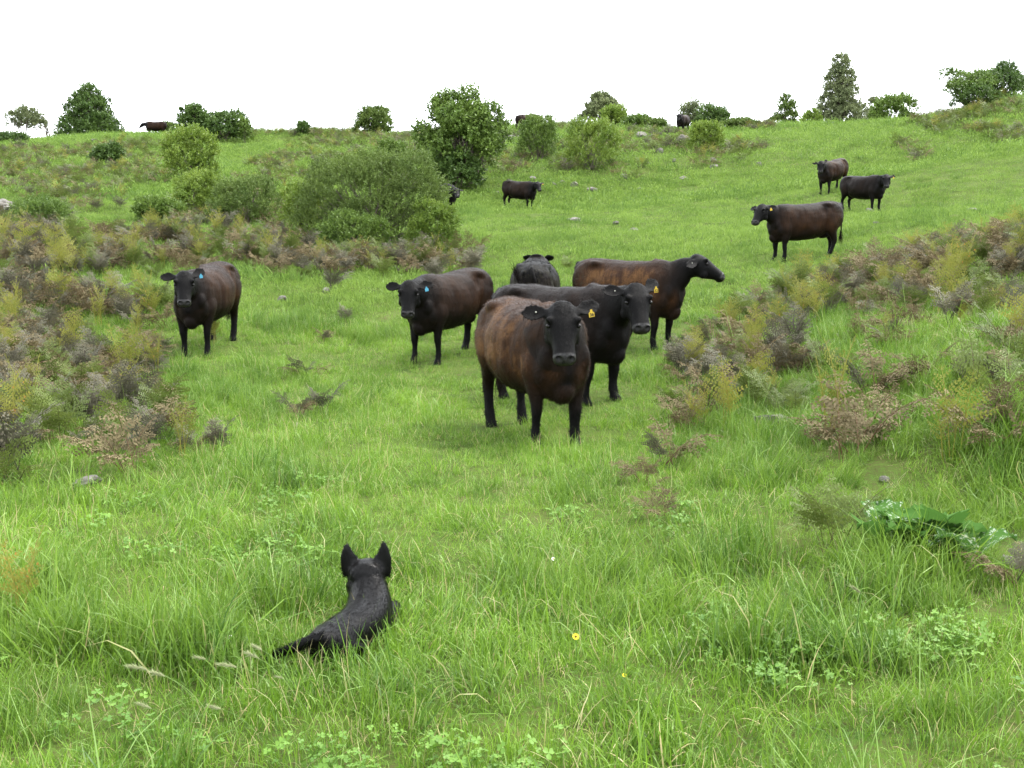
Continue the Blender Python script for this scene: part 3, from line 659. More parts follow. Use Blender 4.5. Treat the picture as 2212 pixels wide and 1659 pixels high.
BARE = [(1480,1190,110,22,1),(1690,1170,60,30,.9),(2150,1330,90,40,1),(1910,1030,60,25,.8),(2190,1200,60,60,.9),(1640,1110,60,20,.6),(1060,1030,220,30,.35),(1250,600,30,10,.8),(210,1050,90,20,.5),(1500,410,60,8,.9),(1400,470,40,8,.6)]
DOG = [np.array([-.65, 4.95]), np.array([-.63, 4.60]), np.array([-.74, 4.32])]
def off_dog(x, y, r):
    d = np.full(len(x), 9.0)
    for a, b in ((DOG[0], DOG[1]), (DOG[1], DOG[2])):
        ab = b - a; t = np.clip(((x - a[0]) * ab[0] + (y - a[1]) * ab[1]) / (ab @ ab), 0, 1)
        d = np.minimum(d, np.hypot(x - a[0] - t * ab[0], y - a[1] - t * ab[1]))
    return d > r
_CP = np.array([at(k['u'], k['v'], k['D'])[:2] for k in COWS[:7]])
def near_cow(x, y):                       # trodden, grazed short around the standing cattle
    return (((x[:, None] - _CP[None, :, 0]) / 1.25) ** 2 + ((y[:, None] - _CP[None, :, 1] + .5) / 1.7) ** 2).min(1) < 1
rng = np.random.RandomState(11)
protos = []
for k in range(5): protos.append(tuft('short_grass', M_GRASS, 20 + k, (40, .11, .03, .085, .0024, .0046, .55, 1.2), (10, .12, .06, .14, .002, .0036, .8, 2.0)))
for k in range(5): protos.append(tuft('meadow_grass', M_GRASS, 40 + k, (32, .10, .06, .15, .0026, .0052, .48, 1.5), (9, .12, .12, .23, .0022, .0045, .7, 2.2)))
for k in range(4): protos.append(tuft('lush_grass', M_LUSH, 60 + k, (50, .10, .10, .24, .003, .0065, .36, 1.2), (12, .1, .20, .36, .003, .006, .4, 2.0)))
for k in range(2): protos.append(tuft('dry_grass', M_DRY, 80 + k, (14, .12, .06, .2, .0015, .003, .8, 1.8)))
N0, N1, N2, N3 = 0, 5, 10, 14
for k in range(4): protos.append(tuft('far_grass', M_FAR, 100 + k, (64, .34, .05, .14, .008, .016, .55, 1.1, 3)))
for k in range(3): protos.append(tuft('far_lush_grass', M_FARLUSH, 120 + k, (60, .3, .10, .25, .009, .017, .45, 1.3, 3)))
for k in range(4): protos.append(tuft('distant_grass', M_FAR, 140 + k, (70, .75, .06, .2, .02, .045, .7, 1.0, 2)))
for k in range(2): protos.append(tuft('distant_lush_grass', M_FARLUSH, 160 + k, (60, .7, .1, .28, .02, .045, .6, 1.0, 2)))
F0, F1, G0, G1 = 16, 20, 23, 27
PX, PY, PI_, PS = [], [], [], []
def lushness(x, y):
    u, v = projv(x, y, height(x, y))
    l = .55 * vnoise(x, y, 1.9, 4) + .45 * vnoise(x, y, .7, 5)
    return u, v, np.maximum(np.clip((l - .60) * 3.2, 0, .8), blob(u, v, LUSH)), blob(u, v, BARE)
for d0, d1, dens in ((2.4, 6, 165), (6, 10, 125), (10, 20, 80)):
    x, y = field_points(rng, d0, d1, dens); u, v, l, b = lushness(x, y)
    r = rng.rand(len(x)); idx = rng.randint(N0, N1, len(x))
    med = r < .16 + .34 * vnoise(x, y, 2.3, 6); idx[med] = rng.randint(N1, N2, med.sum())
    lu = rng.rand(len(x)) < l * .75; idx[lu] = rng.randint(N2, N3, lu.sum())
    dr = rng.rand(len(x)) < .045 + .2 * b; idx[dr] = rng.randint(N3, F0, dr.sum())
    keep = rng.rand(len(x)) > b * .9
    infront = (x > -1.05) & (x < -.45) & (y > 3.6) & (y < 4.7); keep &= off_dog(x, y, .05) & ((off_dog(x, y, .2) & ~infront) | (idx < N1) | ((idx < N2) & off_dog(x, y, .06)) | off_dog(x, y, .16))
    s = (.75 + .5 * rng.rand(len(x))) * (.85 + .35 * vnoise(x, y, 3.1, 7)) * (.55 + .95 * vnoise(x, y, .42, 16))
    cw = near_cow(x, y); tall = cw & (idx >= N2); idx[tall] = rng.randint(N0, N2, tall.sum()); s[cw] *= .8
    PX.append(x[keep]); PY.append(y[keep]); PI_.append(idx[keep]); PS.append(s[keep])
for d0, d1, dens, a, bb, c in ((20, 36, 21, F0, F1, G0), (36, 60, 11, F0, F1, G0), (48, 118, 4.6, G0, G1, 29)):
    x, y = field_points(rng, d0, d1, dens, 1.15, 3); u, v, l, b = lushness(x, y)
    idx = rng.randint(a, bb, len(x)); lu = rng.rand(len(x)) < l * .55; idx[lu] = rng.randint(bb, c, lu.sum())
    keep = rng.rand(len(x)) > b * .9
    s = (.7 + .6 * rng.rand(len(x))) * (.8 + .4 * vnoise(x, y, 4., 7))
    PX.append(x[keep]); PY.append(y[keep]); PI_.append(idx[keep]); PS.append(s[keep])
x, y, idx, s = (np.concatenate(a) for a in (PX, PY, PI_, PS))
n_ = len(x)
lean_x = (vnoise(x, y, .7, 17) - .5) * 1.1; lean_y = (vnoise(x, y, .7, 18) - .5) * 1.1      # tussocks lean their own way
yaw_ = rng.rand(n_) * 6.283
rot = np.stack([lean_x + rng.randn(n_) * .1, lean_y + rng.randn(n_) * .1, yaw_], 1)
scl = np.stack([s, s, s * (.8 + .45 * rng.rand(n_))], 1)
scatter('meadow_grass', protos, np.stack([x, y, height(x, y)], 1), rot, scl, idx, 'bright green pasture grass covering the hillside')
# clover mats among the near grass
cl = [clover('clover', 200 + k) for k in range(5)]
x, y = field_points(rng, 2.6, 8.5, 75)
keep = (.6 * vnoise(x, y, 1.1, 8) + .4 * vnoise(x, y, .45, 9) + .25 * rng.rand(len(x)) > .855) & off_dog(x, y, .14)
x, y = x[keep], y[keep]; n_ = len(x); s = .55 + .45 * rng.rand(n_)
scatter('clover', cl, np.stack([x, y, height(x, y) + .015], 1), np.stack([rng.randn(n_) * .1, rng.randn(n_) * .1, rng.rand(n_) * 6.28], 1), np.stack([s, s, s], 1), rng.randint(0, 5, n_), 'low patches of green clover leaves among the near grass')
# ------------------------------------------------------------------ bracken
M_FERN = {
    'brown': leaf_mat('bracken_brown', (.076, .062, .032), (.190, .156, .084), None, .2, .7, .1, .9, .3),
    'grey': leaf_mat('bracken_grey', (.056, .056, .036), (.140, .130, .090), None, .2, .6, .15, .9, .3),
    'yellow': leaf_mat('bracken_yellow', (.11, .140, .024), (.235, .230, .045), (.34, .19, .05), .35, .5, .2, .9, .3),
    'green': leaf_mat('bracken_green', (.055, .085, .018), (.125, .165, .034), None, .3, .5, .2, .9, .3)}
M_STALK = {'brown': simple('stalk_brown', (.10, .055, .03), .7, .2), 'grey': simple('stalk_dark', (.045, .035, .028), .7, .2), 'yellow': simple('stalk_yellow', (.20, .19, .035), .6, .2), 'green': simple('stalk_green', (.07, .07, .02), .6, .2)}
def frond(mb, rng, base, az, length, lean, kind, mi, stalkfrac=.34, npin=12, wide=.36, fine=7):
    """one frond: bare stalk, then paired leaflets, each with its own small leaves"""
    n = 14; t = np.linspace(0, 1, n); curl = {'brown': 1.1, 'grey': .75, 'yellow': .3, 'green': .8}[kind]
    th = lean + curl * t ** 2 * (.6 + .7 * rng.rand()); d = np.array([math.cos(az), math.sin(az), 0])
    P = np.zeros((n, 3)); P[0] = base
    for i in range(1, n): P[i] = P[i - 1] + (d * math.sin(th[i]) + np.array([0, 0, math.cos(th[i])])) * length / (n - 1)
    rv = rng.rand()
    tube(mb, P, np.linspace(.0075 if kind == 'yellow' else .0058, .0018, n), 4, rv, mi * 2 + 1, False)
    side = np.array([-d[1], d[0], 0]); segs = npin
    for k in range(segs):
        f = stalkfrac + (1 - stalkfrac) * (k + .3) / segs; x = f * (n - 1); i = min(int(x), n - 2); c = P[i] + (P[i + 1] - P[i]) * (x - i); T = unit(P[i + 1] - P[i])
        L0 = length * wide * (1 - (k / segs)) ** .85 * (.75 if k == 0 else 1) * (.85 + .3 * rng.rand())
        for s in (1, -1):
            if rng.rand() < (.12 if kind in ('brown', 'yellow') else .03): continue
            nu = unit(np.cross(T, side)); dirp = unit(side * s + T * (.55 + .2 * rng.rand()) + (rng.randn(3) * (.40 if kind == 'brown' else .24)))
            droop = np.array([0, 0, -1.0]) * {'brown': .55, 'grey': .35, 'yellow': -.1, 'green': .25}[kind] * (.5 + rng.rand())
            m = max(3, int(fine * (L0 / (length * wide)) + 1.5)); tt = (np.arange(m) + .5) / m
            Q = c + dirp * (L0 * tt)[:, None] + droop * (L0 * tt ** 2)[:, None] * .6
            if kind == 'yellow':                                                # young leaflets still coiled at the tips
                Q = Q + nu * (np.clip(tt - .7, 0, 1) ** 2 * L0 * 2.0)[:, None]
            TT = unit(np.gradient(Q, axis=0)) if m > 1 else dirp[None]
            ll = L0 * .27 * (1 - tt * .7) * (.75 if kind == 'yellow' else 1) + .006
            wl = L0 / m * (.36 if kind != 'yellow' else .36)
            e = Q[-1] + TT[-1] * L0 / m
            mb.add([c - nu * .0012, c + nu * .0012, e], None, [[0, 1, 2]], rv, mi * 2 + 1)
            for s2 in (1, -1):
                ls = unit(np.cross(TT, nu)) * s2; ld = unit(ls + TT * .45 + rng.randn(m, 3) * (.35 if kind == 'brown' else .15)) * ll[:, None]
                mid = Q + ld * .45
                V = np.stack([Q, mid + TT * wl, Q + ld + droop * .25 * ll[:, None], mid - TT * wl], 1).reshape(-1, 3)
                b = np.arange(m)[:, None] * 4; mb.add(V, b + np.array([[0, 1, 2, 3]]), None, np.repeat(np.clip(rv * .6 + rng.rand(m) * .4, 0, 1), 4), mi * 2)
KINDS = ['brown', 'grey', 'yellow', 'green']
FERN_MATS = [m for k in KINDS for m in (M_FERN[k], M_STALK[k])]
def fern_mesh(kind, seed, nf, lmin, lmax, mixk=None, **kw):
    rng = np.random.RandomState(seed); mb = MB(); a0 = rng.rand() * 6.28
    for k in range(nf):
        kk = kind if mixk is None or rng.rand() > .3 else mixk
        lean = {'brown': .5, 'grey': .35, 'yellow': .12, 'green': .35}[kk] * (.4 + 1.2 * rng.rand())
        frond(mb, rng, np.array([rng.randn() * .05, rng.randn() * .05, -.03]), a0 + k * 6.283 / nf + rng.randn() * .5, lmin + (lmax - lmin) * rng.rand(), lean, kk, KINDS.index(kk), **kw)
    return mb.build('bracken_plant', FERN_MATS)
FERNS = {'brown': [fern_mesh('brown', 300 + k, 6, .45, 1.0, 'grey' if k % 2 else None) for k in range(5)],
         'grey': [fern_mesh('grey', 320 + k, 6, .55, 1.05, 'brown' if k % 2 else None) for k in range(5)],
         'yellow': [fern_mesh('yellow', 340 + k, 4, .6, 1.0, None, stalkfrac=.38, npin=8, wide=.34, fine=7) for k in range(4)],
         'green': [fern_mesh('green', 360 + k, 6, .5, .95) for k in range(4)]}
LOOK = {'brown': 'brown withered', 'grey': 'dull grey-brown', 'yellow': 'yellow-green young', 'green': 'dark green'}
def plant(kind, x, y, s, rz, label, group, variant=None, tilt=(0, 0)):
    me = FERNS[kind][int(variant) % len(FERNS[kind])] if variant is not None else random.choice(FERNS[kind])
    o = link('bracken_plant', me, None, (x, y, hz(x, y))); o.rotation_euler = (tilt[0], tilt[1], rz); o.scale = (s, s, s)
    return tag(o, label, 'bracken', group)
random.seed(4); rng = np.random.RandomState(21)
# (u, v of the stem foot, half-width, half-height, how dense)
LEFT_THICKET = [(60,760,150,70,1),(90,880,190,90,1),(40,980,130,70,.9),(230,1000,130,55,.9),(330,900,80,60,.5),(300,690,80,50,.9),(230,800,120,70,.8),(60,650,120,40,.8),(370,960,60,40,.5),(190,680,90,40,.7),(30,1060,70,40,.5)]
MIDDLE_BAND = [(130,575,170,35,.9),(380,580,140,30,.6),(600,570,130,38,.9),(740,585,120,30,1),(900,585,130,32,1),(1010,575,60,28,.8),(60,530,140,25,.9),(300,525,160,18,.7),(520,520,100,20,.6),(690,640,60,20,.3),(1200,560,40,12,.5)]
RIGHT_BANK = [(1500,800,85,45,.7),(1570,760,90,45,.9),(1680,700,110,45,1),(1790,655,110,45,1),(1920,620,120,45,1),(2050,590,120,45,1),(2170,560,110,60,1),(2120,680,130,50,.8),(2190,780,90,60,.6),(1650,800,110,45,.9),(1760,790,110,50,.55),(1900,720,90,40,.5),(2000,660,100,40,.8),(1600,870,150,50,.6),(1850,840,200,60,.5),(2120,880,120,80,.6),(1950,960,160,60,.3),(1480,930,70,40,.5)]
def thicket(zone, n, weights, d0, d1, name, group, smin=.75, smax=1.25):
    us = [c[0] for c in zone]; vs = [c[1] for c in zone]; out = 0
    x, y = field_points(rng, d0, d1, 40, 1.1, .5); u, v = projv(x, y, height(x, y))
    f = blob(u, v, zone) * np.clip((vnoise(x, y, .9, 13) - .25) * 2.2, .15, 1); k = rng.permutation(len(x)); k = k[rng.rand(len(k)) < f[k]]
    # thin out to an even spacing that grows with distance
    acc = []
    for i in k:
        if len(acc) >= n: break
        if all((x[i] - x[j]) ** 2 + (y[i] - y[j]) ** 2 > (.17 + .008 * y[i]) ** 2 for j in acc): acc.append(i)
    for i in acc:
        w_ = np.array(weights, float) * (.4 + 1.2 * np.array([vnoise([x[i]], [y[i]], 1.6, 30 + q_)[0] for q_ in range(4)])) ** 2; kind = KINDS[rng.choice(4, p=w_ / w_.sum())]
        plant(kind, x[i], y[i], (smin + (smax - smin) * rng.rand()) * (.9 if kind != 'yellow' else 1.0), rng.rand() * 6.28, '%s bracken plant %s' % (LOOK[kind], part_of(u[i], v[i])), '%s, %s %s' % (group, LOOK[kind], part_of(u[i], v[i])), rng.randint(9), (rng.randn() * .12, rng.randn() * .12))
    return len(acc)
PLACE = {'left': lambda u, v: 'at the front of the left thicket' if v > 930 else 'at the left picture edge in the left thicket' if u < 130 else 'in the left thicket beside the left cow' if v < 780 else 'in the middle of the left thicket',
         'middle': lambda u, v: 'in the band left of the big round bush' if u < 560 else 'in the band right below the big round bush' if u > 820 else 'in the band in front of the big round bush',
         'right': lambda u, v: 'low on the right bank nearest the viewer' if v > 800 else 'on the right bank at the picture edge' if u > 2050 else 'on the right bank nearest the cows' if u < 1680 else 'along the crest of the right bank' if v < 640 else 'in the middle of the right bank'}
part_of = PLACE['left']
n1 = thicket(LEFT_THICKET, 105, (.30, .30, .16, .24), 7.0, 22, 'the thicket at the left edge beside the left cow', 'left bracken thicket', .62, .95)
part_of = PLACE['middle']
n2 = thicket(MIDDLE_BAND, 50, (.38, .30, .10, .22), 20, 36, 'the band in front of the big round bush', 'bracken band before the big bush', .8, 1.15)
part_of = PLACE['right']
n3 = thicket(RIGHT_BANK, 140, (.27, .19, .22, .32), 7.5, 26, 'the bank on the right', 'bracken on the right bank', .6, 1.0)
print('bracken', n1, n2, n3)
# single plants one can point at
for kind, u, v, s, lab, var in [
    ('green', 1800, 1195, .62, 'dark green arching fern standing alone in the right foreground grass', 0),
    ('yellow', 1562, 935, .85, 'tall yellow young bracken stalk left of the grey rock on the right bank', 0),
    ('yellow', 1790, 955, 1.0, 'tall thin yellow bracken stalk right of the grey rock on the right bank', 1),
    ('yellow', 1505, 940, .6, 'short yellow bracken stalk beside withered fronds on the right bank', 2),
    ('yellow', 2048, 1005, .75, 'orange-tipped young bracken stalk alone above the thistle', 3),
    ('brown', 2140, 985, .75, 'brown withered bracken frond arching at the right edge', 0),
    ('brown', 1440, 1010, .62, 'brown withered bracken clump right of the nearest cow', 1),
    ('brown', 1395, 1050, .42, 'small collapsed brown bracken frond in the grass right of centre', 2),
    ('green', 1700, 905, .75, 'dark bracken plant standing over the grey rock', 1),
    ('green', 1640, 890, .75, 'dull green bracken plant just left of the grey rock', 2),
    ('brown', 2195, 1270, .5, 'brown withered bracken at the right edge beside the thistle', 3),
    ('brown', 275, 1025, .78, 'large brown withered bracken clump at the front of the left thicket', 4),
    ('grey', 375, 945, .8, 'upright grey bracken plant standing right of the left thicket', 1),
    ('grey', 40, 1040, .9, 'large grey bracken plant at the left picture edge', 2),
    ('yellow', 462, 745, .72, 'yellow-green young bracken in front of the left cow', 1),
    ('grey', 695, 895, .55, 'small dark bracken plant alone in the grass left of centre', 0),
    ('brown', 648, 905, .55, 'pale brown withered bracken beside the small dark fern left of centre', 3),
    ('grey', 660, 820, .5, 'dark bracken seedling between the two blue-tagged cows', 3),
    ('grey', 745, 700, .5, 'grey bracken tuft left of the blue-tagged cow with crossed feet', 4),
    ('brown', 700, 740, .45, 'low brown bracken tuft in the grass between the two blue-tagged cows', 1),
    ('yellow', 45, 1365, .55, 'dried yellow-brown bracken stalk at the lower left edge', 2),
    ('grey', 470, 980, .45, 'small dark bracken in the lush grass right of the left thicket', 2),
    ('brown', 1430, 1125, .35, 'small brown dead frond lying in the right foreground grass', 4),
    ('green', 1225, 585, .6, 'dull bracken tuft behind the cow seen from behind', 3)]:
    p = ground(u, v); plant(kind, p[0], p[1], s, rng.rand() * 6.28, lab, None, var)
# fine undergrowth of small fronds filling the thickets
x, y = field_points(rng, 6.5, 36, 9, 1.1, .8); u, v = projv(x, y, height(x, y))
keep = rng.rand(len(x)) < np.maximum(np.maximum(blob(u, v, LEFT_THICKET), blob(u, v, RIGHT_BANK)), blob(u, v, MIDDLE_BAND)) * np.clip((vnoise(x, y, 1.2, 15) - .2) * 2.0, .1, 1) * .8
x, y = x[keep], y[keep]; n_ = len(x); s = (.35 + .4 * rng.rand(n_)) * np.where(y > 19, 1.5, 1.0); up_ = FERNS['brown'] + FERNS['grey'][:3] + FERNS['green'][:3] + FERNS['yellow'][:2]
scatter('bracken_undergrowth', up_, np.stack([x, y, height(x, y)], 1), np.stack([rng.randn(n_) * .2, rng.randn(n_) * .2, rng.rand(n_) * 6.28], 1), np.stack([s, s, s], 1), rng.randint(0, len(up_), n_), 'small mixed bracken fronds filling the thickets between the larger plants')
# far bracken and low scrub on the hillsides: one mass
FAR = [(110,400,150,70,.8),(60,350,140,35,.9),(260,330,120,30,.8),(230,400,120,40,.6),(640,370,110,50,1),(560,420,80,40,.7),(700,330,110,35,.8),(760,310,120,22,.9),(880,330,70,40,.7),(600,290,200,8,.8),(420,470,120,30,.8),(180,440,150,30,.5),(560,470,160,30,.8),
       (1080,340,90,50,.45),(1230,320,110,60,.5),(1400,310,110,28,.9),(1600,325,50,18,.9),(1560,345,90,20,.5),(1340,375,90,25,.4),(2140,255,100,45,1.3),(2050,272,90,22,1.2),(2190,300,60,30,.6),(1975,345,28,16,.9),(1960,320,40,10,.5),(1640,280,60,8,.9),(950,300,70,14,.6),(1430,275,60,8,1),(330,380,60,30,.5),(50,490,160,16,.8)]
x, y = field_points(rng, 34, 112, 3.2, 1.1, 3); u, v = projv(x, y, height(x, y))
keep = rng.rand(len(x)) < blob(u, v, FAR) * np.where(u < 900, .7, 1.0) * np.clip((vnoise(x, y, 2.2, 14) - .2) * 2.0, .1, 1); x, y, u, v = x[keep], y[keep], u[keep], v[keep]
def lowfern(kind, seed):
    return fern_mesh(kind, seed, 7, .5, .95, 'green', npin=6, fine=4)
lp = [lowfern('brown', 400), lowfern('brown', 401), lowfern('grey', 402), lowfern('green', 403), lowfern('green', 404), lowfern('yellow', 405)]
n_ = len(x); s = .7 + .7 * rng.rand(n_); idx = rng.choice(6, n_, p=(.2, .18, .16, .2, .16, .1)); knoll = u > 1990; idx[knoll] = rng.choice([0, 2, 3, 4, 4, 5], int(knoll.sum()))
scatter('hillside_bracken', lp, np.stack([x, y, height(x, y)], 1), np.stack([rng.randn(n_) * .15, rng.randn(n_) * .15, rng.rand(n_) * 6.28], 1), np.stack([s, s, s * .85], 1), idx, 'low brown and green bracken scattered over the far hillside')
# ------------------------------------------------------------------ shrubs and trees
M_LEAF = {
    'bright': leaf_mat('leaf_bright', (.066, .128, .016), (.205, .275, .042), None, .3, .5, .25, .6, .1),
    'mid': leaf_mat('leaf_mid', (.046, .094, .016), (.145, .215, .038), None, .28, .5, .25, .6, .1),
    'dark': leaf_mat('leaf_dark', (.030, .066, .015), (.098, .158, .032), None, .25, .45, .3, .6, .1),
    'olive': leaf_mat('leaf_olive', (.046, .082, .018), (.138, .195, .042), None, .25, .6, .2, .6, .1),
    'pale': leaf_mat('leaf_pale', (.080, .105, .046), (.200, .230, .105), None, .25, .6, .2, .6, .1)}  # pale: grey-green foliage, with distant veiling glare also lightened into its colour
M_BARK = NM('bark'); _p = M_BARK.objc(); M_BARK = M_BARK.done(M_BARK.pbr(M_BARK.mix(M_BARK.noise(M_BARK.scale(_p, 3, 3, .6), 6., 4.), (.06, .05, .04), (.20, .17, .14)), .9, .1))
def crown_mesh(rng, lobes, n, per, leaf, lw, sprig, upb, mat, out=.9, shell=.45, loose=.25, gapt=.23):
    """leaf sprays through the lobes' volume, thickest near the skin"""
    lob = np.array(lobes, float); C0, Rd = lob[:, :3], lob[:, 3:6]
    vol = (Rd.prod(1)) ** (2 / 3.); pk = rng.choice(len(lob), n, p=vol / vol.sum())
    d = unit(rng.randn(n, 3)); d[:, 2] = np.where(d[:, 2] < -.35, -d[:, 2], d[:, 2])
    rr = 1 - shell * rng.rand(n) ** 1.6
    rr *= 1 + .24 * (vnoise(d[:, 0] * 3 + pk * 3.1, d[:, 1] * 3 + d[:, 2] * 2.3, .55, 40) - .5) * 2
    P = C0[pk] + d * Rd[pk] * rr[:, None]
    inside = np.zeros(n, bool)
    for c, r_ in zip(C0, Rd): inside |= (((P - c) / r_) ** 2).sum(1) < .42
    gap = .5 * vnoise(P[:, 0] + P[:, 2] * .7, P[:, 1] - P[:, 2], sprig * 2.4, 41) + .5 * vnoise(P[:, 0] - P[:, 1], P[:, 2] + P[:, 1] * .5, sprig * 1.5, 42)
    kp = ~inside & (P[:, 2] > .02) & (gap > gapt); P, d = P[kp], d[kp]; n = len(P)
    ax = unit(d * out + np.array([0, 0, upb]) + rng.randn(n, 3) * .35); sl = sprig * (.6 + .8 * rng.rand(n))
    t = (np.arange(per) + .5) / per
    base = P[:, None] + ax[:, None] * (sl[:, None] * t[None])[..., None]
    rd = rng.randn(n, per, 3); rd -= ax[:, None] * (rd * ax[:, None]).sum(-1, keepdims=True); rd = unit(rd)
    ld = unit(ax[:, None] * (1 - loose) + rd * (.6 + loose) + rng.randn(n, per, 3) * .2); L = leaf * (.6 + .8 * rng.rand(n, per, 1)); sv = unit(np.cross(ld, rng.randn(n, per, 3))) * L * lw
    V = np.stack([base, base + ld * L * .5 + sv, base + ld * L, base + ld * L * .5 - sv], 2).reshape(-1, 3)
    q = np.arange(len(V)).reshape(-1, 4)
    r = np.repeat(np.clip(.5 * rng.rand(n)[:, None] + .5 * rng.rand(n, per), 0, 1).ravel(), 4)
    return mesh('crown', V, q, [mat], None, {'rnd': r})
def trunk_mesh(rng, lobes, base_r, H, stems=1, limb_r=.35, fork=.3):
    mb = MB(); c = np.array(lobes)[:, :3]; top = c[c[:, 2].argmax()]
    for s in range(stems):
        o = np.array([rng.randn() * .05 * H * (stems > 1), rng.randn() * .05 * H * (stems > 1), -.15]); tgt = top if s == 0 else c[rng.randint(len(c))]
        pts = interp_rows([o, o + (tgt - o) * .33 + rng.randn(3) * .03 * H, o + (tgt - o) * .66 + rng.randn(3) * .03 * H, tgt], 9); tube(mb, pts, np.linspace(base_r, base_r * .25, 9), 7, rng.rand())
    sp_ = np.array([0, 0, -.15]); 
    for l in lobes:
        e = np.array(l[:3]) + rng.randn(3) * .1 * np.array(l[3:6]); f = fork + .35 * rng.rand() * max(0, min(1, e[2] / H)); b = sp_ + (top - sp_) * min(.85, f * max(.2, e[2] / H))
        pts = interp_rows([b, b + (e - b) * .5 + np.array([0, 0, -.05 * H]) + rng.randn(3) * .02 * H, e], 6); tube(mb, pts, np.linspace(base_r * limb_r * 1.4, base_r * .10, 6), 5, rng.rand())
        for _ in range(3):
            e2 = e + rng.randn(3) * np.array(l[3:6]) * .5; tube(mb, [pts[3], (pts[3] + e2) / 2 + rng.randn(3) * .03, e2], [base_r * .16, base_r * .1, base_r * .04], 4, rng.rand())
    return mb.build('trunk', [M_BARK])
def lobes_round(rng, W, H, n=16, flat=1.0, low=.0, big=.42):
    out = []
    for k in range(n):
        a = k * 2.4 + rng.rand(); z = low + (1 - low) * (((k + .5) / n) * .80 + .12); r = math.sqrt(max(0, 1 - ((z - .38) / .66) ** 2)) * (1 - big * .65) * W / 2 * (.75 + .25 * rng.rand())
        s = big * W / 2 * (.75 + .5 * rng.rand()); out.append((r * math.cos(a), r * math.sin(a), z * H * (1 - big * .18), s, s, s * flat * min(1.1, H / W * 1.1)))
    out.append((0, 0, H * .48, W * .33, W * .33, H * .42)); return out
def lobes_cone(rng, W, H, n=20, z0=.08, droop=0, power=.9):
    out = []
    for k in range(n):
        f = (k + .5) / n; z = z0 + (1 - z0) * f * .95; r = W / 2 * (1 - f) ** power * .72; a = k * 2.4 + rng.rand() * .8; s = W / 2 * (.16 + .26 * (1 - f)) * (.8 + .4 * rng.rand())
        out.append((r * math.cos(a), r * math.sin(a), z * H, s * 1.15, s * 1.15, s * .75))
    return out
def lobes_umbrella(rng, W, H, n=16, z0=.5):
    out = []
    for k in range(n):
        a = k * 2.4 + rng.rand(); rr = math.sqrt((k + .5) / n) * W / 2 * .8; z = z0 + (1 - z0) * (1 - (rr / (W / 2)) ** 2 * .9) * (.72 + .2 * rng.rand()); s = W * .12 * (.7 + .6 * rng.rand())
        out.append((rr * math.cos(a), rr * math.sin(a), z * H, s * 1.2, s * 1.2, s * .7))
    return out
def woody(name, label, cat, u, vtop, D, wpx, style, mat, n, leaf, lw=.28, per=9, sprig=None, upb=.5, seed=0, stems=1, base_r=None, group=None, depth=1.0, dens=None, lob=None, loose=.25, vb=None, shell=.45, extra=None, gapt=.23):
    """a shrub or tree standing D metres off whose top shows at (u, vtop) and whose crown spans wpx"""
    rng = np.random.RandomState(900 + seed)
    if vb is not None: p = at(u, vb, D)
    else: p = at(u, vtop, D)
    x, y = p[0], D; z = hz(x, y); H = at(u, vtop, D)[2] - z; W = wpx / F * D * {'round': 1.08, 'cone': 1.3, 'umbrella': 1.1}[style]
    lb = {'round': lobes_round, 'cone': lobes_cone, 'umbrella': lobes_umbrella}[style](rng, W, H, **(lob or {}))
    lb = list(lb) + [(a * W, 0, c * H, r * W, r * W, r * W) for a, c, r in (extra or [])]
    sz = H / max(l[2] + l[5] * 1.02 for l in lb); sx = (W / 2) / max(math.hypot(l[0], l[1]) + l[3] * 1.02 for l in lb)
    lb = [(a * sx, b * sx * depth, c * sz, r1 * sx, r2 * sx * depth, r3 * sz) for a, b, c, r1, r2, r3 in lb]
    root = empty(name, (x, y, z)); tag(root, label, cat, group)
    link('trunk', trunk_mesh(rng, lb, base_r or .03 * H, H, stems), root)
    link('crown', crown_mesh(rng, lb, int(n * 1.15), int(per * 1.3), leaf * .74, lw * 1.1, sprig or leaf * 2.2, upb, M_LEAF[mat], loose=loose, shell=shell, gapt=gapt), root)
    return root
# big round bush and its neighbours in the left middle ground
woody('round_bush', 'large dome-shaped olive green bush in the left middle ground', 'bush', 808, 332, 32.5, 330, 'round', 'olive', 8500, .085, .18, 12, .22, .75, 1, 4, .05, lob=dict(n=34, big=.34), depth=.8, gapt=.16)
woody('skirt_bush', 'bright green low lobe of foliage at the right foot of the large dome bush', 'bush', 940, 438, 31.2, 105, 'round', 'bright', 1500, .075, .2, 11, .18, .6, 2, 3, .03, lob=dict(n=10))
woody('skirt_bush', 'bright green foliage clump at the front foot of the large dome bush', 'bush', 770, 462, 30.6, 150, 'round', 'mid', 1700, .075, .22, 11, .18, .5, 3, 3, .03, lob=dict(n=10))
woody('skirt_bush', 'yellow-green rounded bush leaning on the left side of the large dome bush', 'bush', 655, 392, 34, 110, 'round', 'bright', 1700, .08, .2, 11, .18, .6, 4, 3, .03, lob=dict(n=12))
woody('green_bush', 'olive green bush left of the large dome bush', 'bush', 525, 384, 38, 155, 'round', 'olive', 2300, .09, .2, 11, .2, .7, 5, 3, .04, lob=dict(n=14))
woody('green_bush', 'yellow-green bush behind the olive one at left', 'bush', 428, 374, 43, 120, 'round', 'bright', 2000, .10, .22, 10, .22, .7, 6, 3, .04, lob=dict(n=12))
woody('green_bush', 'low dark green bush at the foot of the yellow-green one', 'bush', 345, 432, 40, 105, 'round', 'mid', 1400, .09, .3, 9, .18, .4, 7, 2, .03, lob=dict(n=10, flat=.8))
woody('leafy_bush', 'bright leafy bush with upright shoots on the left slope', 'bush', 408, 281, 58, 116, 'round', 'bright', 1900, .13, .32, 10, .34, .9, 8, 4, .05, lob=dict(n=16))
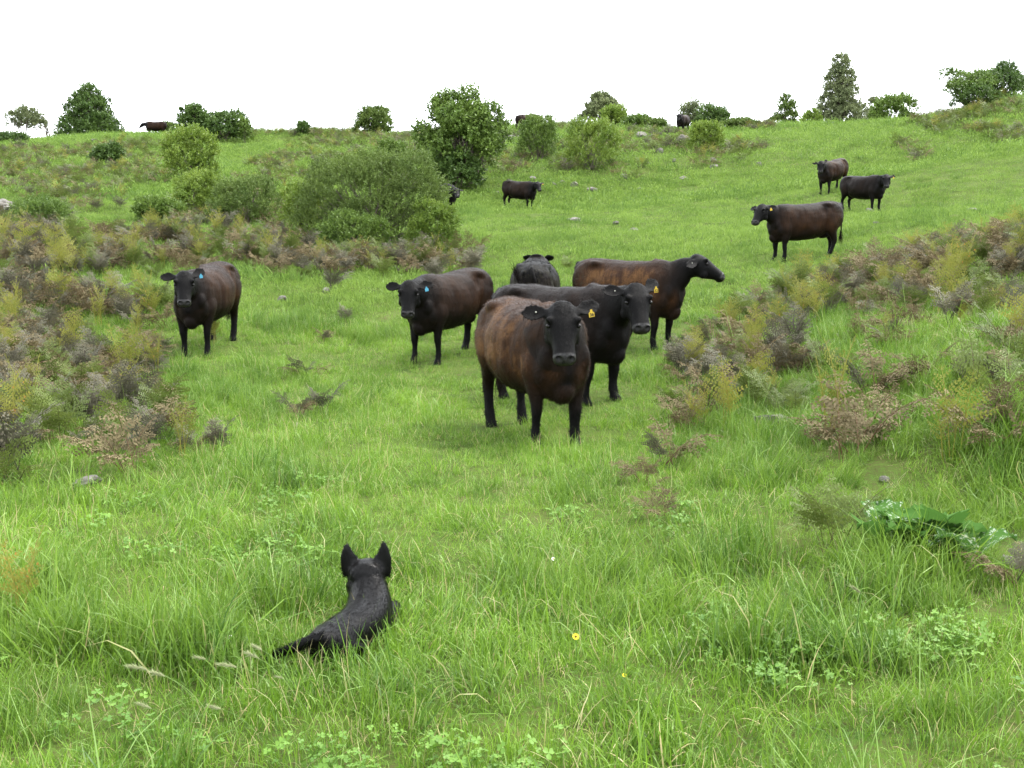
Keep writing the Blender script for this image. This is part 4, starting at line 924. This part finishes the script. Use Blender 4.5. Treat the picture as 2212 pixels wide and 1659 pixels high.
woody('small_bush', 'small dark green bush on the left hillside near the pale rocks', 'bush', 229, 314, 68, 62, 'round', 'dark', 900, .15, .35, 9, .26, .3, 9, 2, .04, lob=dict(n=9))
woody('grey_bush', 'fuzzy green bush at the left edge beside a boulder', 'bush', 88, 430, 37, 135, 'round', 'mid', 1800, .085, .18, 10, .2, .8, 10, 3, .03, lob=dict(n=12))
woody('small_bush', 'small green bush peeping over the large dome bush', 'bush', 848, 305, 62, 80, 'round', 'mid', 1100, .14, .3, 9, .26, .5, 11, 3, .04, lob=dict(n=10))
# centre of the slope
woody('leafy_tree', 'tall leafy shrub tree with ragged twigs at the centre skyline', 'tree', 995, 192, 57, 188, 'round', 'mid', 5000, .15, .36, 11, .42, .55, 12, 3, .10, lob=dict(n=30, big=.28, low=.26), loose=.45, gapt=.30, extra=[(.10, 1.16, .07), (.14, 1.04, .11), (-.26, 1.06, .08), (-.30, .94, .12), (-.52, .66, .11), (-.58, .58, .06), (.54, .72, .10), (-.10, 1.04, .10), (.38, .90, .12), (.60, .60, .05), (.42, .5, .14), (-.42, .45, .13)])
woody('leafy_tree', 'dark leafy skirt of foliage under the tall leafy shrub tree', 'bush', 985, 330, 56.4, 125, 'round', 'dark', 1500, .14, .34, 10, .3, .2, 13, 2, .05, lob=dict(n=12))
woody('green_bush', 'upright green bush half hiding a skyline cow', 'bush', 1163, 252, 66, 90, 'round', 'mid', 1900, .13, .2, 10, .3, .9, 14, 3, .05, lob=dict(n=14))
woody('green_bush', 'broad green bush with ferns at its foot right of the upright bush', 'bush', 1279, 258, 62, 132, 'round', 'bright', 2800, .12, .22, 10, .26, .6, 15, 3, .05, lob=dict(n=18))
woody('skyline_tree', 'grey-green round-crowned tree on the centre skyline', 'tree', 1299, 206, 112, 76, 'umbrella', 'pale', 1500, .24, .4, 9, .4, .3, 16, 1, .16, lob=dict(n=18, z0=.45))
woody('green_bush', 'pale leafy bush in front of the grey-green skyline tree', 'bush', 1327, 233, 88, 56, 'round', 'bright', 800, .18, .34, 9, .4, .8, 17, 3, .05, lob=dict(n=9))
woody('green_bush', 'round green bush beside the large grey rock near the skyline', 'bush', 1527, 266, 68, 70, 'round', 'bright', 1500, .12, .22, 10, .26, .6, 18, 3, .04, lob=dict(n=12))
woody('green_bush', 'dark green bush on the skyline right of the cow', 'bush', 1540, 233, 90, 68, 'round', 'dark', 1000, .18, .34, 9, .36, .6, 19, 3, .05, lob=dict(n=10))
woody('green_bush', 'pale leafy sapling just behind the skyline cow', 'bush', 1494, 226, 92, 46, 'round', 'pale', 450, .18, .34, 9, .5, .9, 20, 2, .05, lob=dict(n=8), loose=.4)
woody('low_bush', 'low olive bush on the skyline left of the facing cow', 'bush', 1422, 262, 84, 38, 'round', 'olive', 500, .16, .3, 9, .3, .5, 21, 2, .03, lob=dict(n=7))
woody('low_bush', 'low scrubby bush on the skyline right of the dark green bush', 'bush', 1602, 262, 86, 78, 'round', 'olive', 700, .16, .3, 9, .3, .4, 22, 2, .03, lob=dict(n=10, flat=.6))
woody('low_bush', 'low bush on the skyline between the broad bush and the rocks', 'bush', 1376, 254, 85, 62, 'round', 'mid', 650, .17, .3, 9, .3, .5, 36, 2, .03, lob=dict(n=9, flat=.7))
# right skyline
woody('skyline_tree', 'small olive tree on the right skyline', 'tree', 1697, 209, 112, 66, 'cone', 'olive', 1700, .22, .34, 9, .4, .5, 23, 1, .14, lob=dict(n=16, power=.6))
woody('skyline_tree', 'tall conical grey-green tree on the right skyline', 'tree', 1818, 120, 112, 116, 'cone', 'pale', 5200, .24, .30, 9, .42, .35, 24, 1, .20, lob=dict(n=40, power=.7), loose=.4, gapt=.15)
woody('low_bush', 'low light green bush at the foot of the conical tree', 'bush', 1752, 240, 100, 52, 'round', 'bright', 600, .18, .32, 9, .32, .6, 25, 2, .04, lob=dict(n=8))
woody('skyline_tree', 'pale thin tree just right of the conical tree', 'tree', 1887, 216, 118, 46, 'umbrella', 'pale', 600, .22, .35, 9, .4, .4, 26, 1, .1, lob=dict(n=10, z0=.3))
woody('green_bush', 'rounded dark green bush on the skyline right of the conical tree', 'bush', 1931, 206, 97, 100, 'round', 'mid', 1900, .19, .36, 9, .36, .6, 27, 3, .06, lob=dict(n=14))
woody('knoll_tree', 'dense dark green domed tree on the right knoll', 'tree', 2160, 137, 74, 120, 'round', 'dark', 2600, .15, .26, 10, .3, .5, 28, 2, .10, lob=dict(n=14), extra=[(.12, .95, .2), (.32, .55, .22), (-.3, .5, .16), (.5, .4, .18)])
woody('knoll_tree', 'wind-swept ragged tree leaning left on the right knoll', 'tree', 2098, 150, 73, 120, 'umbrella', 'mid', 900, .15, .26, 10, .32, .2, 29, 2, .10, lob=dict(n=10, z0=.25), loose=.5, extra=[(-.42, .95, .09), (-.30, .88, .10), (-.5, .90, .06), (.2, .9, .1), (.05, .55, .14)])
woody('knoll_bush', 'dark bush spreading below the knoll trees', 'bush', 2110, 186, 71.5, 100, 'round', 'dark', 900, .15, .3, 9, .26, .3, 37, 2, .05, lob=dict(n=10, flat=.7))
# left skyline
woody('skyline_tree', 'dark rounded pine-like tree on the left skyline', 'tree', 190, 186, 112, 120, 'cone', 'dark', 4200, .22, .34, 9, .38, .4, 30, 1, .18, lob=dict(n=30, power=.55, z0=.02))
woody('skyline_tree', 'thin flat-topped grey gum tree at the far left skyline', 'tree', 52, 236, 112, 88, 'umbrella', 'pale', 620, .22, .3, 9, .36, .2, 31, 1, .10, lob=dict(n=12, z0=.45))
woody('green_bush', 'tall end of the dark hedge-like shrubs on the left skyline', 'bush', 418, 231, 100, 58, 'round', 'dark', 1300, .2, .36, 9, .36, .5, 32, 3, .06, lob=dict(n=11))
woody('green_bush', 'long low dark shrub trailing right on the left skyline', 'bush', 480, 243, 100, 95, 'round', 'dark', 1500, .2, .36, 9, .36, .5, 33, 3, .05, lob=dict(n=14, flat=.7))
woody('low_bush', 'little leafy tip of shrub at the right end of the skyline hedge', 'bush', 530, 260, 99, 28, 'round', 'mid', 260, .18, .34, 9, .36, .7, 34, 2, .03, lob=dict(n=5))
woody('skyline_bush', 'rounded grey-olive bush on the skyline above the dome bush', 'bush', 806, 233, 100, 82, 'round', 'olive', 1900, .19, .3, 9, .34, .5, 35, 3, .05, lob=dict(n=14))
woody('low_bush', 'tiny dark bush alone on the left skyline', 'bush', 654, 267, 106, 24, 'round', 'dark', 260, .2, .36, 8, .3, .4, 38, 2, .03, lob=dict(n=5))
woody('low_bush', 'low bush behind the cow on the left skyline', 'bush', 362, 266, 116, 48, 'round', 'olive', 450, .2, .34, 8, .32, .4, 39, 2, .04, lob=dict(n=7))
woody('low_bush', 'dark low bush at the far left below the gum tree', 'bush', 20, 292, 96, 80, 'round', 'dark', 800, .19, .34, 8, .32, .4, 40, 2, .04, lob=dict(n=9, flat=.7))
# bare dead branches beside the gum tree
rng = np.random.RandomState(77); p = at(108, 262, 112.); z = hz(p[0], 112.); mb = MB()
for k in range(5):
    h = (p[2] - z) * (.7 + .4 * rng.rand()); o = np.array([rng.randn() * .4, rng.randn() * .4, -.2]); e = np.array([rng.randn() * 1.2, rng.randn() * .6, h]); pts = interp_rows([o, (o + e) / 2 + rng.randn(3) * .25, e], 7); tube(mb, pts, np.linspace(.09, .02, 7), 5, rng.rand())
    for _ in range(5):
        b = pts[rng.randint(2, 6)]; e2 = b + np.array([rng.randn() * .6, rng.randn() * .4, .3 + .6 * rng.rand()]); tube(mb, [b, (b + e2) / 2 + rng.randn(3) * .06, e2], [.04, .03, .012], 4, rng.rand())
tag(link('dead_tree', mb.build('dead_tree', [M_BARK]), None, (p[0], 112., z)), 'bare grey dead branches beside the gum tree on the far left skyline', 'tree')
# ------------------------------------------------------------------ rocks
def rock_mat():
    n = NM('lichen_rock'); p = n.objc(); r = n.rand(); v = n.n('ShaderNodeVectorMath', {0: p}, operation='ADD'); n.set(v.inputs[1], n.n('ShaderNodeCombineXYZ', {0: n.math('MULTIPLY', r, 40.)}).outputs[0]); v = v.outputs[0]
    a = n.noise(v, 2.4, 5., .65); b = n.noise(v, 7., 5., .7)
    col = n.mix(n.map(a, .35, .65), (.070, .064, .056), (.185, .172, .155)); col = n.mix(n.map(b, .55, .68, 0, .85), col, (.34, .33, .30)); col = n.mix(n.map(n.noise(v, 4., 4.), .6, .72, 0, .7), col, (.10, .085, .05))
    return n.done(n.pbr(col, .92, .1, n.bump(b, .7, .05)))
M_ROCK = rock_mat()
def rock_mesh(seed, sub=3):
    import bmesh
    bm = bmesh.new(); bmesh.ops.create_icosphere(bm, subdivisions=sub, radius=.5); rng = np.random.RandomState(seed)
    V = np.array([v.co[:] for v in bm.verts])
    for _ in range(9):                                              # broken flat faces
        d = unit(rng.randn(3)); h = .30 + .16 * rng.rand(); k = V @ d; V -= d * np.clip(k - h, 0, 9)[:, None] * .92
    V *= (1 + .30 * (vnoise(V[:, 0] * 2 + seed, V[:, 1] * 2 + V[:, 2] * 3, .4, seed % 7) - .5))[:, None]
    V += unit(V) * ((vnoise(V[:, 0] * 6, V[:, 1] * 6 + V[:, 2] * 7, .5, seed % 5) - .5) * .05)[:, None]
    F_ = np.array([[v.index for v in f.verts] for f in bm.faces]); bm.free()
    return mesh('rock', V * [1.0, .8, .62], F_, [M_ROCK], None, None, False)
ROCKS = [rock_mesh(500 + k) for k in range(7)]
def rock(u, v, wpx, label, group=None, k=0, tall=1.0, d=None):
    p = ground(u, v) if d is None else at(u, v, d)
    if p is None: return
    s = wpx / F * p[1] * 1.05; o = link('rock', ROCKS[k % 7], None, (p[0], p[1], hz(p[0], p[1]) + s * (.05 if v > 600 else .09) * tall + .02)); o.scale = (s, s, s * tall); o.rotation_euler = (rng.randn() * .15, rng.randn() * .15, rng.rand() * 6.28)
    return tag(o, label, 'rock', group)
rng = np.random.RandomState(31)
rock(1672, 925, 92, 'rough grey lichen-spotted rock among stalks on the right bank', None, 0, 1.0)
rock(12, 455, 52, 'grey boulder at the left picture edge behind the fuzzy bush', None, 1, 1.1)
rock(1478, 312, 34, 'large grey rock beside the round bush near the skyline', None, 2, 1.5)
rock(1368, 502, 26, 'dark grey rock alone in the green middle pasture', None, 3, .9)
rock(1240, 480, 36, 'brownish grey flat rock in the middle pasture left of the dark one', None, 4, .7)
rock(1330, 485, 18, 'small grey rock between two others in the middle pasture', None, 5, .8)
rock(2100, 460, 26, 'small grey rock on the right slope above the bracken bank', None, 6, .8)
rock(1878, 460, 22, 'pale grey rock at the feet of the lower cow of the pair', None, 1, .9)
rock(1893, 485, 16, 'small brown-grey stone below the pale rock near the pair of cows', None, 2, .7)
rock(1840, 482, 12, 'smallest stone left below the pair of cows', None, 3, .7)
rock(1277, 415, 30, 'wide grey rock right of the cow in profile', None, 4, .8)
rock(1348, 385, 22, 'pale rock on the rough slope above the wide grey rock', None, 5, .9)
rock(1476, 390, 28, 'flat pale rock at the right end of the rocky slope', None, 6, .7)
rock(1910, 1042, 26, 'dark round stone in a bare spot above the thistle', None, 3, 1.0)
rock(2185, 1225, 70, 'brown lichened stone at the right edge beside the thistle', None, 0, .8)
rock(190, 1050, 75, 'pale lichen-covered stone under the brown bracken at left', None, 2, .6)
rock(610, 650, 26, 'pale stone in the grass between the left cow and the crossed-feet cow', None, 5, .9)
rock(705, 632, 26, 'grey stone beside ferns left of the crossed-feet cow', None, 6, .9)
rock(40, 640, 60, 'long pale grey rock lying in the left bracken', None, 1, .5)
rock(1100, 395, 18, 'dark rock at the right foot of the tall shrub tree', None, 3, 1.2)
rock(1150, 392, 16, 'pale rock standing upright above the cow in profile', None, 4, 1.5)
for k, (u, v, w_) in enumerate([(140,345,22),(157,330,16),(187,333,14),(152,363,18),(190,365,14),(325,370,20),(345,362,18),(205,306,16),(178,330,12),(245,328,12),(182,430,16),(250,412,14),(550,368,12)]):
    rock(u, v, w_, 'pale lichened rock in the scatter on the left hillside', 'pale rocks on the left hillside', k, .9 + .5 * rng.rand())
for k, (u, v, w_) in enumerate([(1196,402,16),(1240,402,18),(1215,395,14),(1386,298,26),(1410,297,18),(1460,308,16),(1425,330,16),(1400,355,14),(1105,302,26),(1120,300,18),(1075,418,12),(1455,350,14),(1541,350,14),(1600,345,12),(1542,362,18),(1000,388,14),(1040,390,12),(1380,410,12),(1640,358,14)]):
    rock(u, v, w_, 'pale lichened rock on the rough slope between the central bushes', 'pale rocks on the central slope', k, .8 + .5 * rng.rand())
# ------------------------------------------------------------------ thistle, seed heads, flowers
def thistle_mat():
    n = NM('thistle_leaf'); p = n.objc(); vn = n.attr('rnd'); w_ = n.noise(p, 38., 4., .7)
    m = n.math('MULTIPLY', n.map(w_, .53, .63), n.map(vn, .15, .5))
    return n.done(n.leaf(n.mix(m, (.055, .130, .024), (.36, .42, .32)), .75, .05, .35))
M_THISTLE = thistle_mat()
def thistle():
    p = ground(1995, 1225); root = empty('thistle', (p[0], p[1], hz(p[0], p[1]))); tag(root, 'broad-leaved thistle with white-marbled leaves in the lush right foreground grass', 'thistle')
    rng = np.random.RandomState(8)
    for k in range(24):
        cx, cy = rng.uniform(-.24, .24), rng.randn() * .12; a = rng.rand() * 6.28; L = .20 + .22 * rng.rand(); n = 11; t = np.linspace(0, 1, n); d = np.array([math.cos(a), math.sin(a), 0]); s = np.array([-d[1], d[0], 0])
        P = np.array([cx, cy, .02 + .13 * rng.rand()]) + d * (L * t)[:, None] * .85 + np.array([0, 0, 1]) * (L * (1.35 * t - .95 * t ** 2))[:, None]
        hw = L * .30 * np.sin(np.clip(t * 1.05 + .06, 0, 1) * math.pi) ** .6 * (1 + .22 * np.cos(np.arange(n) * math.pi) * rng.rand(n)) + .004
        wave = .010 * np.cos(np.arange(n) * math.pi)
        V = []; 
        for i in range(n):
            for f in (-1, -.5, 0, .5, 1): V.append(P[i] + s * hw[i] * f + np.array([0, 0, 1]) * (abs(f) * .05 * L * 2 + wave[i] * abs(f) + rng.randn() * .003))
        b = (np.arange(n - 1)[:, None] * 5 + np.arange(4)[None]).ravel()[:, None]
        r = np.tile([1, .6, .2, .6, 1], n) * (1.0 if k % 3 == 0 else .12)
        link('leaf', mesh('leaf', V, b + np.array([[0, 1, 6, 5]]), [M_THISTLE], None, {'rnd': r}), root)
thistle()
M_AWN = leaf_mat('seed_awn', (.24, .27, .13), (.44, .45, .27), None, .4, .5, .2)
M_STEM = leaf_mat('seed_stem', (.10, .19, .04), (.18, .27, .07), None, .2)
def seed_head_mesh(seed):
    rng = np.random.RandomState(seed); mb = MB(); L = .30 + .08 * rng.rand(); n = 9; t = np.linspace(0, 1, n); th = .55 + .75 * t ** 2
    P = np.zeros((n, 3))
    for i in range(1, n): P[i] = P[i - 1] + np.array([-math.sin(th[i]), 0, math.cos(th[i])]) * L / (n - 1)
    tube(mb, P, np.linspace(.0016, .001, n), 4, rng.rand(), 0)
    d = unit(P[-1] - P[-2]); hl = .045 + .015 * rng.rand()
    for k in range(120):
        f = rng.rand(); o = P[-1] + d * hl * f + np.array([-.3, 0, -.5]) * .012 * f * f; a = unit(d * 1.25 + rng.randn(3) * .33); l = .022 + .014 * rng.rand(); s = unit(np.cross(a, rng.randn(3))) * .0009
        mb.add([o - s, o + s, o + a * l], None, [[0, 1, 2]], rng.rand(), 1)
    for k in range(14):
        f = k / 14; o = P[-1] + d * hl * f; a = unit(d + unit(rng.randn(3)) * .35); s = unit(np.cross(a, rng.randn(3))) * .0028; mb.add([o, o + a * .007 + s, o + a * .018, o + a * .007 - s], [[0, 1, 2, 3]], None, rng.rand() * .5, 1)
    return mb.build('seed_head', [M_STEM, M_AWN])
SH = [seed_head_mesh(600 + k) for k in range(4)]
rng = np.random.RandomState(12)
for k, (u, v, s) in enumerate([(455,1560,1.0),(478,1590,.95),(560,1530,.8),(655,1530,.9),(640,1545,.95),(668,1565,1.0),(700,1545,.6),(590,1640,.8),(430,1650,.8)]):
    p = ground(u, v); o = link('seed_head', SH[k % 4], None, (p[0], p[1], hz(p[0], p[1]))); o.rotation_euler = (0, 0, rng.randn() * .25 - .1); o.scale = (s, s, s)
    tag(o, 'pale bristly barley grass seed head bending left in the lower left foreground', 'grass head', 'barley grass heads in the lower left')
for u, v, lab in ((640,1000,'pale seed head among the grass below the left thicket'),(1690,760,'tall pale oat seed head on the right bank bracken'),(2085,760,'white tipped grass head standing in lush grass at right'),(1910,1420,'reddish dock seed spike in the lower right grass')):
    p = ground(u, v); o = link('seed_head', SH[1], None, (p[0], p[1], hz(p[0], p[1]))); o.rotation_euler = (0, .45, rng.rand() * 6.28); tag(o, lab, 'grass head')
M_PETAL = simple('yellow_petal', (.75, .52, .02), .5, .2); M_DISC = simple('flower_disc', (.10, .06, .01), .7, .2); M_WPETAL = simple('white_petal', (.72, .70, .66), .5, .2)
def flower(u, v, label, white=False, size=.02, h=.16):
    p = ground(u, v); root = empty('flower', (p[0], p[1], hz(p[0], p[1]))); tag(root, label, 'flower'); rg = np.random.RandomState(int(u)); mb = MB(); tube(mb, [(0, 0, 0), (.004, 0, h * .5), (0, -.006, h)], [.0015] * 3, 4); link('stem', mb.build('stem', [M_STEM]), root)
    c = np.array([0, -.006, h]); nrm = unit(np.array([.1, -.75, .75])); a = unit(np.cross(nrm, [0, 0, 1])); b = np.cross(nrm, a); mb = MB(); k = 12
    for i in range(k):
        t = i * 6.283 / k; d = a * math.cos(t) + b * math.sin(t); s = np.cross(nrm, d) * size * .2; mb.add([c + d * size * .3, c + d * size * .75 + s, c + d * size, c + d * size * .75 - s], [[0, 1, 2, 3]])
    link('petals', mb.build('petals', [M_WPETAL if white else M_PETAL]), root); mb = MB(); ellipsoid(mb, c, (size * .33, size * .33, size * .25)); link('flower_disc', mb.build('flower_disc', [M_PETAL if white else M_DISC]), root)
flower(1243, 1450, 'yellow daisy-like flower in the grass at lower centre', False, .015, .15)
flower(1348, 1512, 'small yellow flower half hidden below the bigger yellow one', False, .009, .10)
flower(500, 1435, 'small white flower in the grass below the dog tail', True, .010, .12)
flower(1195, 1265, 'small white flower head right of the dog in the foreground grass', True, .011, .14)
